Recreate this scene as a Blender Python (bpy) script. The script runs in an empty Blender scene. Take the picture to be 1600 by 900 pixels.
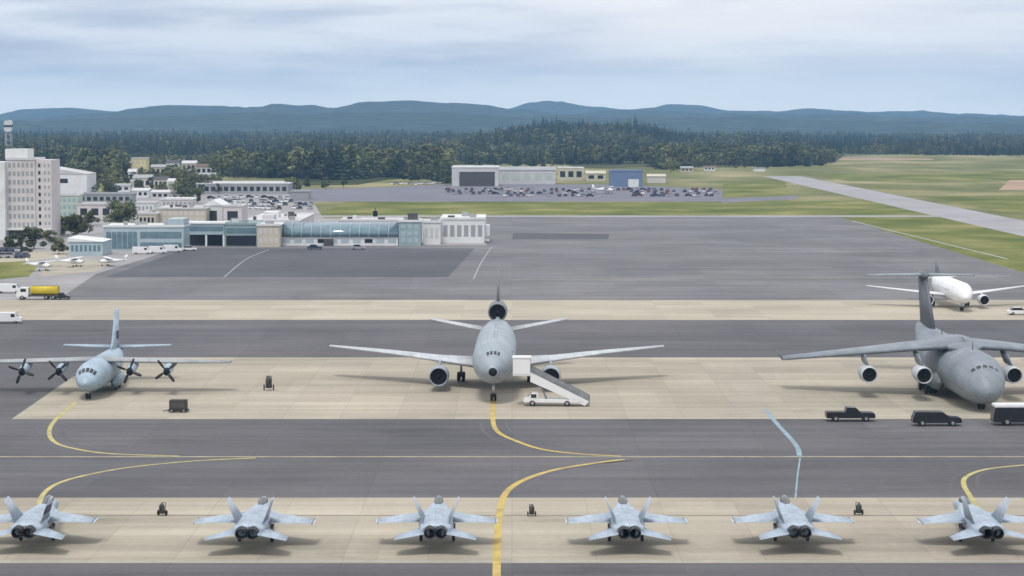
import bpy, math, random
from mathutils import Vector, Matrix, noise as mnoise
R = math.radians
rnd = random.Random(11)
sc = bpy.context.scene
col = sc.collection
PI = math.pi

# ------------------------------------------------------------------ camera maths (photograph is 1600 x 900)
F_PX, CAM_H, HORIZON = 3600.0, 39.0, 185.0
TH = math.atan((450 - HORIZON) / F_PX)
CT, ST = math.cos(TH), math.sin(TH)
def ray(px, py):
    u = (px - 800) / F_PX; v = (450 - py) / F_PX
    return Vector((u, CT + v * ST, -ST + v * CT))
def G(px, py, z=0.0):
    d = ray(px, py); t = (z - CAM_H) / d.z
    return Vector((d.x * t, d.y * t, z))
def ZAT(py, Y):
    d = ray(800, py); return CAM_H + d.z * Y / d.y
def XAT(px, Y, z=0.0):
    return (px - 800) / F_PX * (Y * CT - (z - CAM_H) * ST)

cam = bpy.data.cameras.new('camera'); co = bpy.data.objects.new('camera', cam); col.objects.link(co)
co.location = (0, 0, CAM_H); co.rotation_euler = (PI / 2 - TH, 0, 0)
cam.sensor_width = 36; cam.lens = 36 * F_PX / 1600; cam.clip_start = 1; cam.clip_end = 40000
sc.camera = co

# ------------------------------------------------------------------ materials
def nodes_of(m):
    m.use_nodes = True
    return m.node_tree.nodes, m.node_tree.links
def pmat(name, c, rough=.6, metal=0.0, var=.12, scale=1.0, stretch=(1, 1, 1), coord='Object', spec=.5, dirt=None, rv=0.0, seams=0):
    """principled paint whose colour varies with soft noise (wear and weathering), plus an optional dirt tint"""
    m = bpy.data.materials.new(name); n, l = nodes_of(m); b = n['Principled BSDF']
    tc = n.new('ShaderNodeTexCoord'); mp = n.new('ShaderNodeMapping'); mp.inputs['Scale'].default_value = stretch
    l.new(tc.outputs[coord], mp.inputs['Vector'])
    t = n.new('ShaderNodeTexNoise'); t.inputs['Scale'].default_value = scale; t.inputs['Detail'].default_value = 5; t.inputs['Roughness'].default_value = .6
    l.new(mp.outputs[0], t.inputs['Vector'])
    r = n.new('ShaderNodeValToRGB'); e = r.color_ramp.elements
    e[0].position = .3; e[1].position = .7
    e[0].color = tuple(x * (1 - var) for x in c) + (1,); e[1].color = tuple(min(1, x * (1 + var)) for x in c) + (1,)
    l.new(t.outputs['Fac'], r.inputs['Fac']); out = r.outputs['Color']
    if dirt:
        t2 = n.new('ShaderNodeTexNoise'); t2.inputs['Scale'].default_value = scale * .45; t2.inputs['Detail'].default_value = 8
        l.new(mp.outputs[0], t2.inputs['Vector'])
        r2 = n.new('ShaderNodeValToRGB'); r2.color_ramp.elements[0].position = .5; r2.color_ramp.elements[1].position = .75
        l.new(t2.outputs['Fac'], r2.inputs['Fac'])
        mx = n.new('ShaderNodeMixRGB'); mx.inputs[2].default_value = dirt + (1,)
        ml = n.new('ShaderNodeMath'); ml.operation = 'MULTIPLY'; ml.inputs[1].default_value = .6
        l.new(r2.outputs['Color'], ml.inputs[0]); l.new(ml.outputs[0], mx.inputs[0]); l.new(out, mx.inputs[1]); out = mx.outputs[0]
    if rv:
        oi = n.new('ShaderNodeObjectInfo'); hs = n.new('ShaderNodeHueSaturation')
        mr = n.new('ShaderNodeMapRange'); mr.inputs[3].default_value = 1 - rv; mr.inputs[4].default_value = 1 + rv
        l.new(oi.outputs['Random'], mr.inputs[0]); l.new(mr.outputs[0], hs.inputs['Value'])
        mr2 = n.new('ShaderNodeMapRange'); mr2.inputs[3].default_value = .50; mr2.inputs[4].default_value = .54
        mu = n.new('ShaderNodeMath'); mu.operation = 'MULTIPLY'; mu.inputs[1].default_value = 7.31
        fr = n.new('ShaderNodeMath'); fr.operation = 'FRACT'
        l.new(oi.outputs['Random'], mu.inputs[0]); l.new(mu.outputs[0], fr.inputs[0]); l.new(fr.outputs[0], mr2.inputs[0])
        l.new(mr2.outputs[0], hs.inputs['Hue'])
        l.new(out, hs.inputs['Color']); out = hs.outputs[0]
    if seams:                                                    # skin panels: thin seams and slightly different panel tones
        tw = n.new('ShaderNodeTexCoord'); sx = n.new('ShaderNodeSeparateXYZ'); l.new(tw.outputs['Object'], sx.inputs[0])
        aa = n.new('ShaderNodeMath'); aa.operation = 'ADD'; l.new(sx.outputs['X'], aa.inputs[0]); l.new(sx.outputs['Z'], aa.inputs[1])
        cv = n.new('ShaderNodeCombineXYZ'); l.new(sx.outputs['Y'], cv.inputs[0]); l.new(aa.outputs[0], cv.inputs[1])
        bk = n.new('ShaderNodeTexBrick'); bk.inputs['Scale'].default_value = 1; bk.inputs['Brick Width'].default_value = seams; bk.inputs['Row Height'].default_value = seams * .6
        bk.inputs['Mortar Size'].default_value = seams * .014; bk.inputs['Color1'].default_value = (1, 1, 1, 1); bk.inputs['Color2'].default_value = (.9, .905, .91, 1); bk.inputs['Mortar'].default_value = (.66, .67, .7, 1)
        l.new(cv.outputs[0], bk.inputs['Vector']); ms = n.new('ShaderNodeMixRGB'); ms.blend_type = 'MULTIPLY'; ms.inputs[0].default_value = 1
        l.new(out, ms.inputs[1]); l.new(bk.outputs['Color'], ms.inputs[2]); out = ms.outputs[0]
    l.new(out, b.inputs['Base Color'])
    b.inputs['Roughness'].default_value = rough; b.inputs['Metallic'].default_value = metal
    b.inputs['Specular IOR Level'].default_value = spec
    return m

def surface_mat(name, base, streak, patch, joint=None, jw=.02, jcol=.6, stain=None, tint=None, rough=.9):
    """paved ground seen from above: large patches, streaks along the taxi direction, fine grain, optional slab joints and oil stains"""
    m = bpy.data.materials.new(name); n, l = nodes_of(m); b = n['Principled BSDF']
    g = n.new('ShaderNodeNewGeometry')
    def nz(sx, sy, scale, detail=6):
        mp = n.new('ShaderNodeMapping'); mp.inputs['Scale'].default_value = (sx, sy, 1)
        l.new(g.outputs['Position'], mp.inputs['Vector'])
        t = n.new('ShaderNodeTexNoise'); t.inputs['Scale'].default_value = scale; t.inputs['Detail'].default_value = detail; t.inputs['Roughness'].default_value = .62
        l.new(mp.outputs[0], t.inputs['Vector']); return t.outputs['Fac']
    def mr(src, a, c):
        x = n.new('ShaderNodeMapRange'); x.inputs[1].default_value = .3; x.inputs[2].default_value = .7
        x.inputs[3].default_value = a; x.inputs[4].default_value = c; l.new(src, x.inputs[0]); return x.outputs[0]
    def mul(a, c):
        x = n.new('ShaderNodeMath'); x.operation = 'MULTIPLY'; l.new(a, x.inputs[0]); l.new(c, x.inputs[1]); return x.outputs[0]
    v = mul(mr(nz(1, 1, .03), 1 - patch, 1 + patch), mr(nz(.012, .35, 1.0), 1 - streak, 1 + streak))
    v = mul(v, mr(nz(1, 1, 1.3, 4), .94, 1.06))
    if joint:
        br = n.new('ShaderNodeTexBrick'); br.offset = 0
        br.inputs['Scale'].default_value = 1; br.inputs['Mortar Size'].default_value = jw; br.inputs['Mortar Smooth'].default_value = .2
        br.inputs['Brick Width'].default_value = joint; br.inputs['Row Height'].default_value = joint
        br.inputs['Color1'].default_value = (1, 1, 1, 1); br.inputs['Color2'].default_value = (.86, .86, .86, 1); br.inputs['Mortar'].default_value = (jcol,) * 3 + (1,)
        l.new(g.outputs['Position'], br.inputs['Vector'])
        br2 = n.new('ShaderNodeTexBrick'); br2.offset = .37; br2.inputs['Scale'].default_value = 1; br2.inputs['Mortar Size'].default_value = 0
        br2.inputs['Brick Width'].default_value = joint * 4.3; br2.inputs['Row Height'].default_value = joint * 1.9
        br2.inputs['Color1'].default_value = (1, 1, 1, 1); br2.inputs['Color2'].default_value = (.88, .88, .88, 1); l.new(g.outputs['Position'], br2.inputs['Vector'])
        bw2 = n.new('ShaderNodeRGBToBW'); l.new(br2.outputs['Color'], bw2.inputs[0]); v = mul(v, bw2.outputs[0])
        bw = n.new('ShaderNodeRGBToBW'); l.new(br.outputs['Color'], bw.inputs[0]); v = mul(v, bw.outputs[0])
    if stain:
        st = n.new('ShaderNodeMapRange'); st.inputs[1].default_value = .58; st.inputs[2].default_value = .78
        st.inputs[3].default_value = 1; st.inputs[4].default_value = 1 - stain
        l.new(nz(.5, 1, .11, 7), st.inputs[0]); v = mul(v, st.outputs[0])
    mx = n.new('ShaderNodeMixRGB'); mx.blend_type = 'MULTIPLY'; mx.inputs[0].default_value = 1
    if tint:
        t = n.new('ShaderNodeMixRGB'); l.new(mr(nz(1, 1, .018), 0, 1), t.inputs[0])
        t.inputs[1].default_value = base + (1,); t.inputs[2].default_value = tint + (1,); l.new(t.outputs[0], mx.inputs[1])
    else:
        mx.inputs[1].default_value = base + (1,)
    cm = n.new('ShaderNodeCombineColor'); [l.new(v, cm.inputs[i]) for i in range(3)]
    l.new(cm.outputs[0], mx.inputs[2]); l.new(mx.outputs[0], b.inputs['Base Color'])
    b.inputs['Roughness'].default_value = rough; b.inputs['Specular IOR Level'].default_value = .25
    return m

M = {}
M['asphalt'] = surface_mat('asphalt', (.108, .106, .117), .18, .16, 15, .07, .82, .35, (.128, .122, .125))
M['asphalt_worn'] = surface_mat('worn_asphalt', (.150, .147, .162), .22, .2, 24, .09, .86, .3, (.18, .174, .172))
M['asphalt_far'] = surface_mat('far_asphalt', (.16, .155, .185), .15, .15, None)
M['asphalt_patch'] = surface_mat('dark_resurfaced_asphalt', (.098, .098, .110), .16, .16, 30, .08, .9, .25)
M['concrete'] = surface_mat('concrete', (.405, .352, .285), .15, .13, 7.5, .05, .78, .38, (.375, .345, .272))
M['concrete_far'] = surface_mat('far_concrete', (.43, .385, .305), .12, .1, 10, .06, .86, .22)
M['concrete_pad'] = surface_mat('grey_concrete', (.375, .335, .275), .15, .13, 7.5, .05, .8, .35)
M['runway'] = surface_mat('runway_concrete', (.30, .29, .30), .1, .14, None, stain=.2)
M['yard'] = surface_mat('yard_asphalt', (.27, .26, .262), .1, .22, None, stain=.3)
M['yellow'] = pmat('yellow_road_paint', (.46, .335, .09), .75, var=.24, scale=.7, dirt=(.2, .16, .08))
M['yellow_pale'] = pmat('faded_yellow_road_paint', (.42, .36, .14), .75, var=.25, scale=.6, dirt=(.2, .18, .12))
M['yellow_worn'] = pmat('worn_yellow_road_paint', (.30, .28, .19), .8, var=.25, scale=.6, dirt=(.12, .11, .09))
M['white_line'] = pmat('worn_white_road_paint', (.32, .325, .32), .8, var=.25, scale=.5, dirt=(.2, .2, .2))
M['blue_line'] = pmat('pale_blue_road_paint', (.22, .30, .36), .8, var=.25, scale=.5, dirt=(.14, .15, .165))
M['joint'] = pmat('sealed_joint', (.16, .14, .12), .9, var=.2)
M['dirt'] = pmat('bare_earth', (.31, .215, .14), .95, var=.3, scale=.03)
M['scorch'] = pmat('tyre_marked_asphalt', (.088, .086, .092), .9, var=.22, scale=.1)

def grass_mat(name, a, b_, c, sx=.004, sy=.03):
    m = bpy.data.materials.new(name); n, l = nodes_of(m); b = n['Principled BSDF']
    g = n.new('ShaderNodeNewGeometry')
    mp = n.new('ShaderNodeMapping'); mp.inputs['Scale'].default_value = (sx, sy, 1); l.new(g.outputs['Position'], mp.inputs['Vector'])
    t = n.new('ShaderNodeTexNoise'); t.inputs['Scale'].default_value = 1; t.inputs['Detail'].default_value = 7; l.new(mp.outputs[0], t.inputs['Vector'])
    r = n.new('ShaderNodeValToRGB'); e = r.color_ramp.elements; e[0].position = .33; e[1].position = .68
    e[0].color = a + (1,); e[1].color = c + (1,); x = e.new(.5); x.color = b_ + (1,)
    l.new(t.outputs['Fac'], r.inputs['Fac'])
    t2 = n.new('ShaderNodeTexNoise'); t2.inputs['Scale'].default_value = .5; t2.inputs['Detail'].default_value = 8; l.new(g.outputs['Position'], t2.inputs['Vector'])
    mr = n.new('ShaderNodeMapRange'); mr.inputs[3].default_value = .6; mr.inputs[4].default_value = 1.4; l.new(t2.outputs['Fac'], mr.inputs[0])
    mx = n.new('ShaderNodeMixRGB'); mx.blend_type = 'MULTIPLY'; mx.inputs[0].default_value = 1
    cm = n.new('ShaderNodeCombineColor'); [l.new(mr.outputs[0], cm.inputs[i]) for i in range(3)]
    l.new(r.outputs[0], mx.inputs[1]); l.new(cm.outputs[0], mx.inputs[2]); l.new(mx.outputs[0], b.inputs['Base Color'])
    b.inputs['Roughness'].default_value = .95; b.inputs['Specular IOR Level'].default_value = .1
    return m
M['grass'] = grass_mat('airfield_grass', (.10, .115, .036), (.165, .165, .068), (.31, .27, .15), .016, .009)
M['lawn'] = grass_mat('mown_grass', (.08, .10, .02), (.13, .145, .035), (.24, .22, .085), .03, .022)
M['dry'] = grass_mat('dry_grass_field', (.20, .18, .08), (.29, .25, .13), (.38, .31, .19), .006, .012)
M['hill'] = grass_mat('wooded_hillside', (.010, .02, .012), (.026, .04, .022), (.09, .095, .06), .02, .0024)
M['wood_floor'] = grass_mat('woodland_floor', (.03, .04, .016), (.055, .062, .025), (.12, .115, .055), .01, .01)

M['grey'] = pmat('tanker_grey_paint', (.30, .345, .385), .48, var=.12, scale=.5, dirt=(.17, .19, .21), seams=2.4)
M['grey_light'] = pmat('pale_grey_wing_paint', (.47, .49, .52), .5, var=.1, scale=.5, dirt=(.3, .31, .33), seams=2.2)
M['airlift'] = pmat('airlifter_grey_paint', (.215, .242, .272), .5, var=.14, scale=.45, dirt=(.11, .13, .15), seams=2.6)
M['airlift_dark'] = pmat('airlifter_dark_tail_paint', (.105, .115, .135), .5, var=.1, scale=.5)
M['trans'] = pmat('transport_pale_blue_grey_paint', (.33, .42, .50), .45, var=.1, scale=.6, dirt=(.2, .26, .31), seams=2.0)
M['fight'] = pmat('fighter_pale_grey_paint', (.36, .425, .505), .52, var=.16, scale=1.2, dirt=(.22, .25, .29), seams=1.1)
M['fight_dark'] = pmat('fighter_mid_grey_paint', (.20, .23, .27), .5, var=.12, scale=1.2)
M['tank_fin'] = pmat('tanker_fin_grey_paint', (.17, .178, .195), .6, var=.1, scale=.5)
M['fight_fin'] = pmat('fighter_fin_grey_paint', (.34, .38, .43), .5, var=.12, scale=1.2)
M['trans_wing'] = pmat('transport_wing_grey_paint', (.33, .345, .36), .55, var=.12, scale=.6, dirt=(.2, .21, .22), seams=2.2)
M['navy'] = pmat('navy_marking_paint', (.02, .03, .06), .5, var=.1)
M['whitep'] = pmat('white_aircraft_paint', (.78, .78, .79), .35, var=.04, scale=.4, seams=2.5)
M['wingw'] = pmat('white_wing_paint', (.62, .63, .65), .4, var=.06, scale=.4)
M['metal'] = pmat('bare_metal', (.42, .42, .43), .35, metal=.8, var=.15, scale=2)
M['burnt'] = pmat('burnt_nozzle_metal', (.035, .034, .034), .5, metal=.5, var=.3, scale=3)
M['black'] = pmat('black_intake', (.008, .008, .009), .6, var=.2, spec=.2)
M['rubber'] = pmat('tyre_rubber', (.015, .015, .016), .8, var=.2)
M['prop'] = pmat('black_propeller_paint', (.02, .02, .022), .5, var=.2)
M['glass'] = pmat('dark_window_glass', (.012, .015, .02), .08, var=.1, spec=.8)
M['canopy'] = pmat('tinted_canopy_glass', (.05, .055, .055), .05, var=.1, spec=.9)
M['blue_glass'] = pmat('blue_curtain_glass', (.12, .19, .23), .12, var=.25, scale=.4, spec=.9)
M['blue_panel'] = pmat('pale_blue_cladding', (.36, .44, .48), .4, var=.12, scale=.4)
M['teal'] = pmat('teal_cladding', (.27, .36, .37), .4, var=.15, scale=.5)
M['whitewall'] = pmat('white_render', (.66, .67, .67), .8, var=.08, scale=.3, dirt=(.45, .44, .42))
M['offwhite'] = pmat('off_white_roofing', (.52, .51, .52), .85, var=.15, scale=.12, dirt=(.3, .3, .31))
M['pink'] = pmat('pinkish_grey_wall', (.56, .52, .515), .85, var=.1, scale=.3)
M['beige'] = pmat('beige_render', (.50, .46, .37), .85, var=.1, scale=.3, dirt=(.34, .3, .24))
M['yellowwall'] = pmat('yellow_render', (.62, .56, .30), .85, var=.08, scale=.3)
M['greenwall'] = pmat('pale_green_cladding', (.42, .48, .41), .8, var=.1, scale=.3)
M['greyroof'] = pmat('grey_sheet_roofing', (.30, .31, .32), .7, var=.12, scale=.1)
M['darkroof'] = pmat('dark_roofing', (.07, .065, .065), .85, var=.2, scale=.4)
M['redroof'] = pmat('brown_tiled_roof', (.14, .085, .065), .85, var=.2, scale=.5)
M['bluewall'] = pmat('blue_sheet_cladding', (.13, .18, .30), .55, var=.12, scale=.3)
M['steel'] = pmat('galvanised_steel', (.35, .36, .37), .45, metal=.6, var=.15)
M['bark'] = pmat('bark', (.07, .05, .035), .95, var=.25, scale=3)
M['truck_y'] = pmat('yellow_tanker_paint', (.55, .42, .02), .4, var=.12, scale=.8, dirt=(.3, .24, .05))
M['car_black'] = pmat('black_car_paint', (.012, .012, .016), .22, var=.1, spec=.6)
M['car_white'] = pmat('white_car_paint', (.72, .72, .73), .3, var=.04)
M['car_silver'] = pmat('silver_car_paint', (.40, .40, .43), .3, metal=.4, var=.05)
M['car_blue'] = pmat('dark_blue_car_paint', (.03, .04, .09), .3, var=.08)
M['car_red'] = pmat('dark_red_car_paint', (.18, .025, .03), .3, var=.08)
M['olive'] = pmat('dark_olive_paint', (.035, .036, .026), .6, var=.2, scale=2)
M['lamp'] = pmat('lamp_lens', (.6, .6, .55), .2, var=.05)
M['redlens'] = pmat('red_lens', (.35, .02, .02), .25, var=.05)

def leaf_mat(name, a, rv):
    m = pmat(name, a, .9, var=.45, scale=.55, spec=.1, rv=rv)
    n, l = nodes_of(m); b = n['Principled BSDF']; src_ = b.inputs['Base Color'].links[0].from_socket   # stands of paler and darker kinds of tree
    g = n.new('ShaderNodeNewGeometry'); mp = n.new('ShaderNodeMapping'); mp.inputs['Scale'].default_value = (.03, .011, 0); l.new(g.outputs['Position'], mp.inputs['Vector'])
    t = n.new('ShaderNodeTexNoise'); t.inputs['Scale'].default_value = 1; t.inputs['Detail'].default_value = 5; l.new(mp.outputs[0], t.inputs['Vector'])
    r = n.new('ShaderNodeValToRGB'); e = r.color_ramp.elements; e[0].position = .38; e[1].position = .68
    e[0].color = (.62, .74, .74, 1); e[1].color = (1.75, 1.75, 1.5, 1); l.new(t.outputs['Fac'], r.inputs['Fac'])
    mx = n.new('ShaderNodeMixRGB'); mx.blend_type = 'MULTIPLY'; mx.inputs[0].default_value = 1; l.new(src_, mx.inputs[1]); l.new(r.outputs[0], mx.inputs[2]); l.new(mx.outputs[0], b.inputs['Base Color'])
    return m
M['leaf_dark'] = leaf_mat('dark_conifer_needles', (.030, .042, .028), .45)
M['leaf_mid'] = leaf_mat('broadleaf_foliage', (.086, .086, .042), .45)
M['leaf_olive'] = leaf_mat('olive_foliage', (.115, .108, .06), .4)

# ------------------------------------------------------------------ mesh builder
class MB:
    def __init__(s): s.v = []; s.f = []; s.mi = []; s.sm = []
    def add(s, vs, fs, mi=0, smooth=False):
        o = len(s.v); s.v += [tuple(p) for p in vs]
        for f in fs: s.f.append([i + o for i in f]); s.mi.append(mi); s.sm.append(smooth)
        return s
    def box(s, x0, x1, y0, y1, z0, z1, mi=0):
        vs = [(x, y, z) for z in (z0, z1) for y in (y0, y1) for x in (x0, x1)]
        return s.add(vs, [(0, 2, 3, 1), (4, 5, 7, 6), (0, 1, 5, 4), (2, 6, 7, 3), (0, 4, 6, 2), (1, 3, 7, 5)], mi)
    def loft(s, rings, mi=0, smooth=True, cap=True):
        n = len(rings[0]); vs = [p for r in rings for p in r]; fs = []
        for i in range(len(rings) - 1):
            for j in range(n):
                fs.append((i * n + j, i * n + (j + 1) % n, (i + 1) * n + (j + 1) % n, (i + 1) * n + j))
        s.add(vs, fs, mi, smooth)
        if cap:
            o = len(s.v) - len(vs)
            s.f.append([o + j for j in range(n)][::-1]); s.mi.append(mi); s.sm.append(False)
            s.f.append([o + (len(rings) - 1) * n + j for j in range(n)]); s.mi.append(mi); s.sm.append(False)
        return s
    def body(s, secs, seg=28, mi=0, e=2.0):
        rings = []
        for (y, zc, rx, rz) in secs:
            r = []
            for k in range(seg):
                a = 2 * PI * k / seg; c, d = math.cos(a), math.sin(a)
                r.append((math.copysign(abs(c) ** (2 / e), c) * rx, y, zc + math.copysign(abs(d) ** (2 / e), d) * rz))
            rings.append(r)
        return s.loft(rings, mi)
    def lathe(s, prof, cx=0, cz=0, seg=22, mi=0, cap=False):          # profile (y, r) about an axis along y
        rings = [[(cx + math.cos(2 * PI * k / seg) * r, y, cz + math.sin(2 * PI * k / seg) * r) for k in range(seg)] for (y, r) in prof]
        return s.loft(rings, mi, True, cap)
    def foil(s, st, nrm, mi=0):
        """lifting surface: stations (leading-edge point, chord, thickness); nrm is the thickness direction"""
        n = Vector(nrm).normalized(); cs = [0, .02, .1, .3, .55, .8, 1]; hs = [0, .4, .75, 1, .82, .42, .04]
        rings = []
        for (p, ch, t) in st:
            p = Vector(p); up = [p + Vector((0, c * ch, 0)) + n * (h * t * .55) for c, h in zip(cs, hs)]
            dn = [p + Vector((0, c * ch, 0)) - n * (h * t * .45) for c, h in zip(cs[1:], hs[1:])]
            rings.append(up + dn[::-1])
        return s.loft(rings, mi)
    def tube(s, a, b, r0, r1=None, seg=8, mi=0):
        a, b = Vector(a), Vector(b); r1 = r0 if r1 is None else r1
        d = (b - a).normalized(); u = d.cross(Vector((0, 0, 1)) if abs(d.z) < .9 else Vector((1, 0, 0))).normalized(); w = d.cross(u)
        rg = lambda p, r: [p + (u * math.cos(2 * PI * k / seg) + w * math.sin(2 * PI * k / seg)) * r for k in range(seg)]
        return s.loft([rg(a, r0), rg(b, r1)], mi)
    def wheel(s, x, y, r, w, z=None, mi=0, axis='x'):
        z = r if z is None else z; t = []
        for o, q in ((-w / 2, .8), (-w / 2 * .7, 1), (w / 2 * .7, 1), (w / 2, .8)):
            t.append([((x + o, y + math.cos(2 * PI * k / 16) * r * q, z + math.sin(2 * PI * k / 16) * r * q) if axis == 'x' else
                       (x + math.cos(2 * PI * k / 16) * r * q, y + o, z + math.sin(2 * PI * k / 16) * r * q)) for k in range(16)])
        return s.loft(t, mi)
    def build(s, name, mats, parent=None, loc=None, bevel=0):
        me = bpy.data.meshes.new(name); me.from_pydata(s.v, [], s.f)
        for m in (mats if isinstance(mats, (list, tuple)) else [mats]): me.materials.append(m)
        me.polygons.foreach_set('material_index', s.mi); me.polygons.foreach_set('use_smooth', s.sm); me.update()
        import bmesh
        bm = bmesh.new(); bm.from_mesh(me); bmesh.ops.recalc_face_normals(bm, faces=bm.faces)
        if bevel: bmesh.ops.bevel(bm, geom=bm.edges[:], offset=bevel, segments=2, affect='EDGES')
        bm.to_mesh(me); bm.free()
        o = bpy.data.objects.new(name, me); col.objects.link(o)
        if parent: o.parent = parent
        if loc is not None: o.location = loc
        return o
def tag(o, label=None, cat=None, group=None, kind=None):
    if label: o['label'] = label
    if cat: o['category'] = cat
    if group: o['group'] = group
    if kind: o['kind'] = kind
    return o
def root(name, label, cat, loc, rz=0, group=None):
    o = bpy.data.objects.new(name, None); col.objects.link(o); o.location = loc; o.rotation_euler = (0, 0, rz)
    o.empty_display_size = .5
    return tag(o, label, cat, group)
def copy_tree(o, parent=None):
    c = o.copy(); col.objects.link(c)
    if parent is not None: c.parent = parent
    for ch in list(o.children): copy_tree(ch, c)
    return c

# ------------------------------------------------------------------ ground, roads, aprons
def gz(x, y):
    """height of the gently rolling woodland ground"""
    if y < 1500: return 0.0
    k = min(1, (y - 1500) / 900)
    h = 21 * math.exp(-((x - 85) / 115) ** 2 - ((y - 3100) / 480) ** 2) + 8 * math.exp(-((x - 230) / 130) ** 2 - ((y - 3300) / 480) ** 2) + 6 * math.exp(-((x - 0) / 60) ** 2 - ((y - 2500) / 380) ** 2)
    h += 5 * math.exp(-((x + 560) / 130) ** 2 - ((y - 2700) / 500) ** 2)
    h += 1.5 * (mnoise.noise(Vector((x / 260, y / 420, 3.1))) + .25)
    r = max(0, min(1, (x - 180) / 220))
    h *= (1 - .75 * r)
    return h * k if h > 0 else 0.0
def sheet(name, pts, mat, z, kind='structure'):
    me = bpy.data.meshes.new(name); me.from_pydata([(p[0], p[1], z) for p in pts], [], [list(range(len(pts)))]); me.materials.append(mat)
    me.update()
    if me.polygons[0].normal.z < 0: me.flip_normals()
    o = bpy.data.objects.new(name, me); col.objects.link(o); o['kind'] = kind; return o

ys = [-150, 0, 400, 900, 1400, 1500] + [1500 + 60 * i for i in range(1, 69)] + [5700, 7500, 9000, 10900]
xs = [-3600, -2600, -1800] + [-1500 + 50 * i for i in range(61)] + [1800, 2600, 3600]
b = MB(); nx = len(xs)
b.add([(x, y, gz(x, y) * (1 if y < 5650 else 0)) for y in ys for x in xs],
      [(j * nx + i, j * nx + i + 1, (j + 1) * nx + i + 1, (j + 1) * nx + i) for j in range(len(ys) - 1) for i in range(nx - 1)], 0, True)
tag(b.build('ground', M['grass']), kind='structure')

YA = lambda py: G(800, py).y
yA0, yA1, yB1, yC1, yD1, yE1, yF1 = YA(880), YA(778), YA(655), YA(558.5), YA(500), YA(469), YA(339)
XR = G(1330, 345).x                                          # right-hand edge of the apron, parallel to the view
def band(name, mat, y0, y1, x0, x1, z): return sheet(name, [(x0, y0), (x1, y0), (x1, y1), (x0, y1)], mat, z)
WL, WR = -240, 175
band('near_taxiway', M['asphalt'], 30, yA0, WL, WR, .02)
band('parking_apron', M['concrete'], yA0, yA1, WL, WR, .024)
band('taxiway', M['asphalt'], yA1, yB1, WL, WR, .02)
cl0, cl1 = G(18, 655), G(112, 590)
band('left_taxiway', M['asphalt'], yB1, yC1, WL, cl1.x + 4, .016)
sheet('parking_apron', [(cl0.x, yB1), (WR, yB1), (WR, yC1), (cl1.x + 3, yC1), (cl1.x, cl1.y)], M['concrete'], .024)
band('taxiway', M['asphalt'], yC1, yD1, WL, WR, .02)
band('apron_strip', M['concrete_far'], yD1, yE1, WL, WR, .024)
lf = [G(88, 470), G(150, 428), G(262, 393), G(300, 386), G(360, 384), G(500, 384), G(760, 383)]
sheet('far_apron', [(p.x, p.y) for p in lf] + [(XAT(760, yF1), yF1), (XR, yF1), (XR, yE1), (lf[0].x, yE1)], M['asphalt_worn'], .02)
q = [G(165, 433), G(700, 433), G(742, 388), G(292, 388)]
sheet('resurfaced_apron', [(p.x, p.y) for p in q], M['asphalt_patch'], .026)
# terminal yard behind and beside the buildings, streets and car park of the town
q = [G(-60, 470), G(88, 470), G(150, 428), G(262, 393), G(300, 386), G(760, 384), G(770, 341), G(505, 341), G(480, 300), G(60, 300), G(-60, 330)]
sheet('terminal_yard', [(p.x, p.y) for p in q], M['yard'], .012)
q = [G(-40, 412), G(40, 408), G(104, 401), G(112, 394), G(60, 393), G(-40, 400)]
sheet('footpath', [(p.x, p.y) for p in q], M['concrete_far'], .016)
q = [G(64, 432), G(150, 424), G(180, 410), G(112, 403), G(70, 410)]
sheet('light_aircraft_apron', [(p.x, p.y) for p in q], M['concrete_pad'], .02)
q = [G(452, 315), G(1128, 315), G(1128, 296), G(960, 288), G(690, 288), G(620, 292), G(452, 296)]
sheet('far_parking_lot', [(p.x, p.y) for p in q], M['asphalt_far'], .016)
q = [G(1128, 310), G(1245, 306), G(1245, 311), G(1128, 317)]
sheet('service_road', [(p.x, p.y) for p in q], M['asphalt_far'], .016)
# lawns
yG0, yG1 = YA(335), YA(314)
rx_ = (G(1570, 350).x - 13, G(1570, 350).x + 13)
band('apron_shoulder', M['runway'], yF1 + .02, yF1 + 14, XAT(500, yF1), rx_[0], .018)
band('grass_strip', M['lawn'], yF1 + 14.05, yG1, XAT(500, yG0), G(1330, 345).x + 60, .010)
q = [G(1130, 308), G(1236, 304), G(1226, 284), G(1130, 284)]
sheet('grass_triangle', [(p.x, p.y) for p in q], M['lawn'], .010)
q = [G(-40, 440), G(45, 432), G(58, 418), G(40, 408), G(-40, 412)]
sheet('lawn', [(p.x, p.y) for p in q], M['lawn'], .018)
band('apron_verge', M['lawn'], yE1 - 8, yF1, XR + .4, XR + 48, .011)
# runway running away from the camera on the right
rx = (G(1570, 350).x - 13, G(1570, 350).x + 13)
band('runway', M['runway'], yE1 + 30, 1560, rx[0], rx[1], .02)
band('dry_field', M['dry'], YA(263), YA(248), G(1262, 250).x, G(1262, 250).x + 560, .008)
band('mown_field', M['lawn'], YA(283), YA(268), rx[1] + 14, rx[1] + 330, .008)
band('mown_field', M['lawn'], YA(331), YA(306), rx[1] + 10, rx[1] + 260, .008)
band('field_road', M['runway'], YA(246.5), YA(245.6), G(1300, 246).x, G(1300, 246).x + 420, .02)
for (a, c, d, e) in ((1318, 1392, 258, 252), (1560, 1660, 297, 281), (1300, 1480, 250, 247.5)):
    q = [G(a, d), G(c, d), G(c + 12, e), G(a + 18, e)]
    sheet('bare_earth', [(p.x, p.y) for p in q], M['dirt'], .014)
q = [G(800, 374), G(950, 374), G(952, 366), G(802, 364)]
sheet('resurfaced_strip', [(p.x, p.y) for p in q], M['asphalt_patch'], .03)

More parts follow.
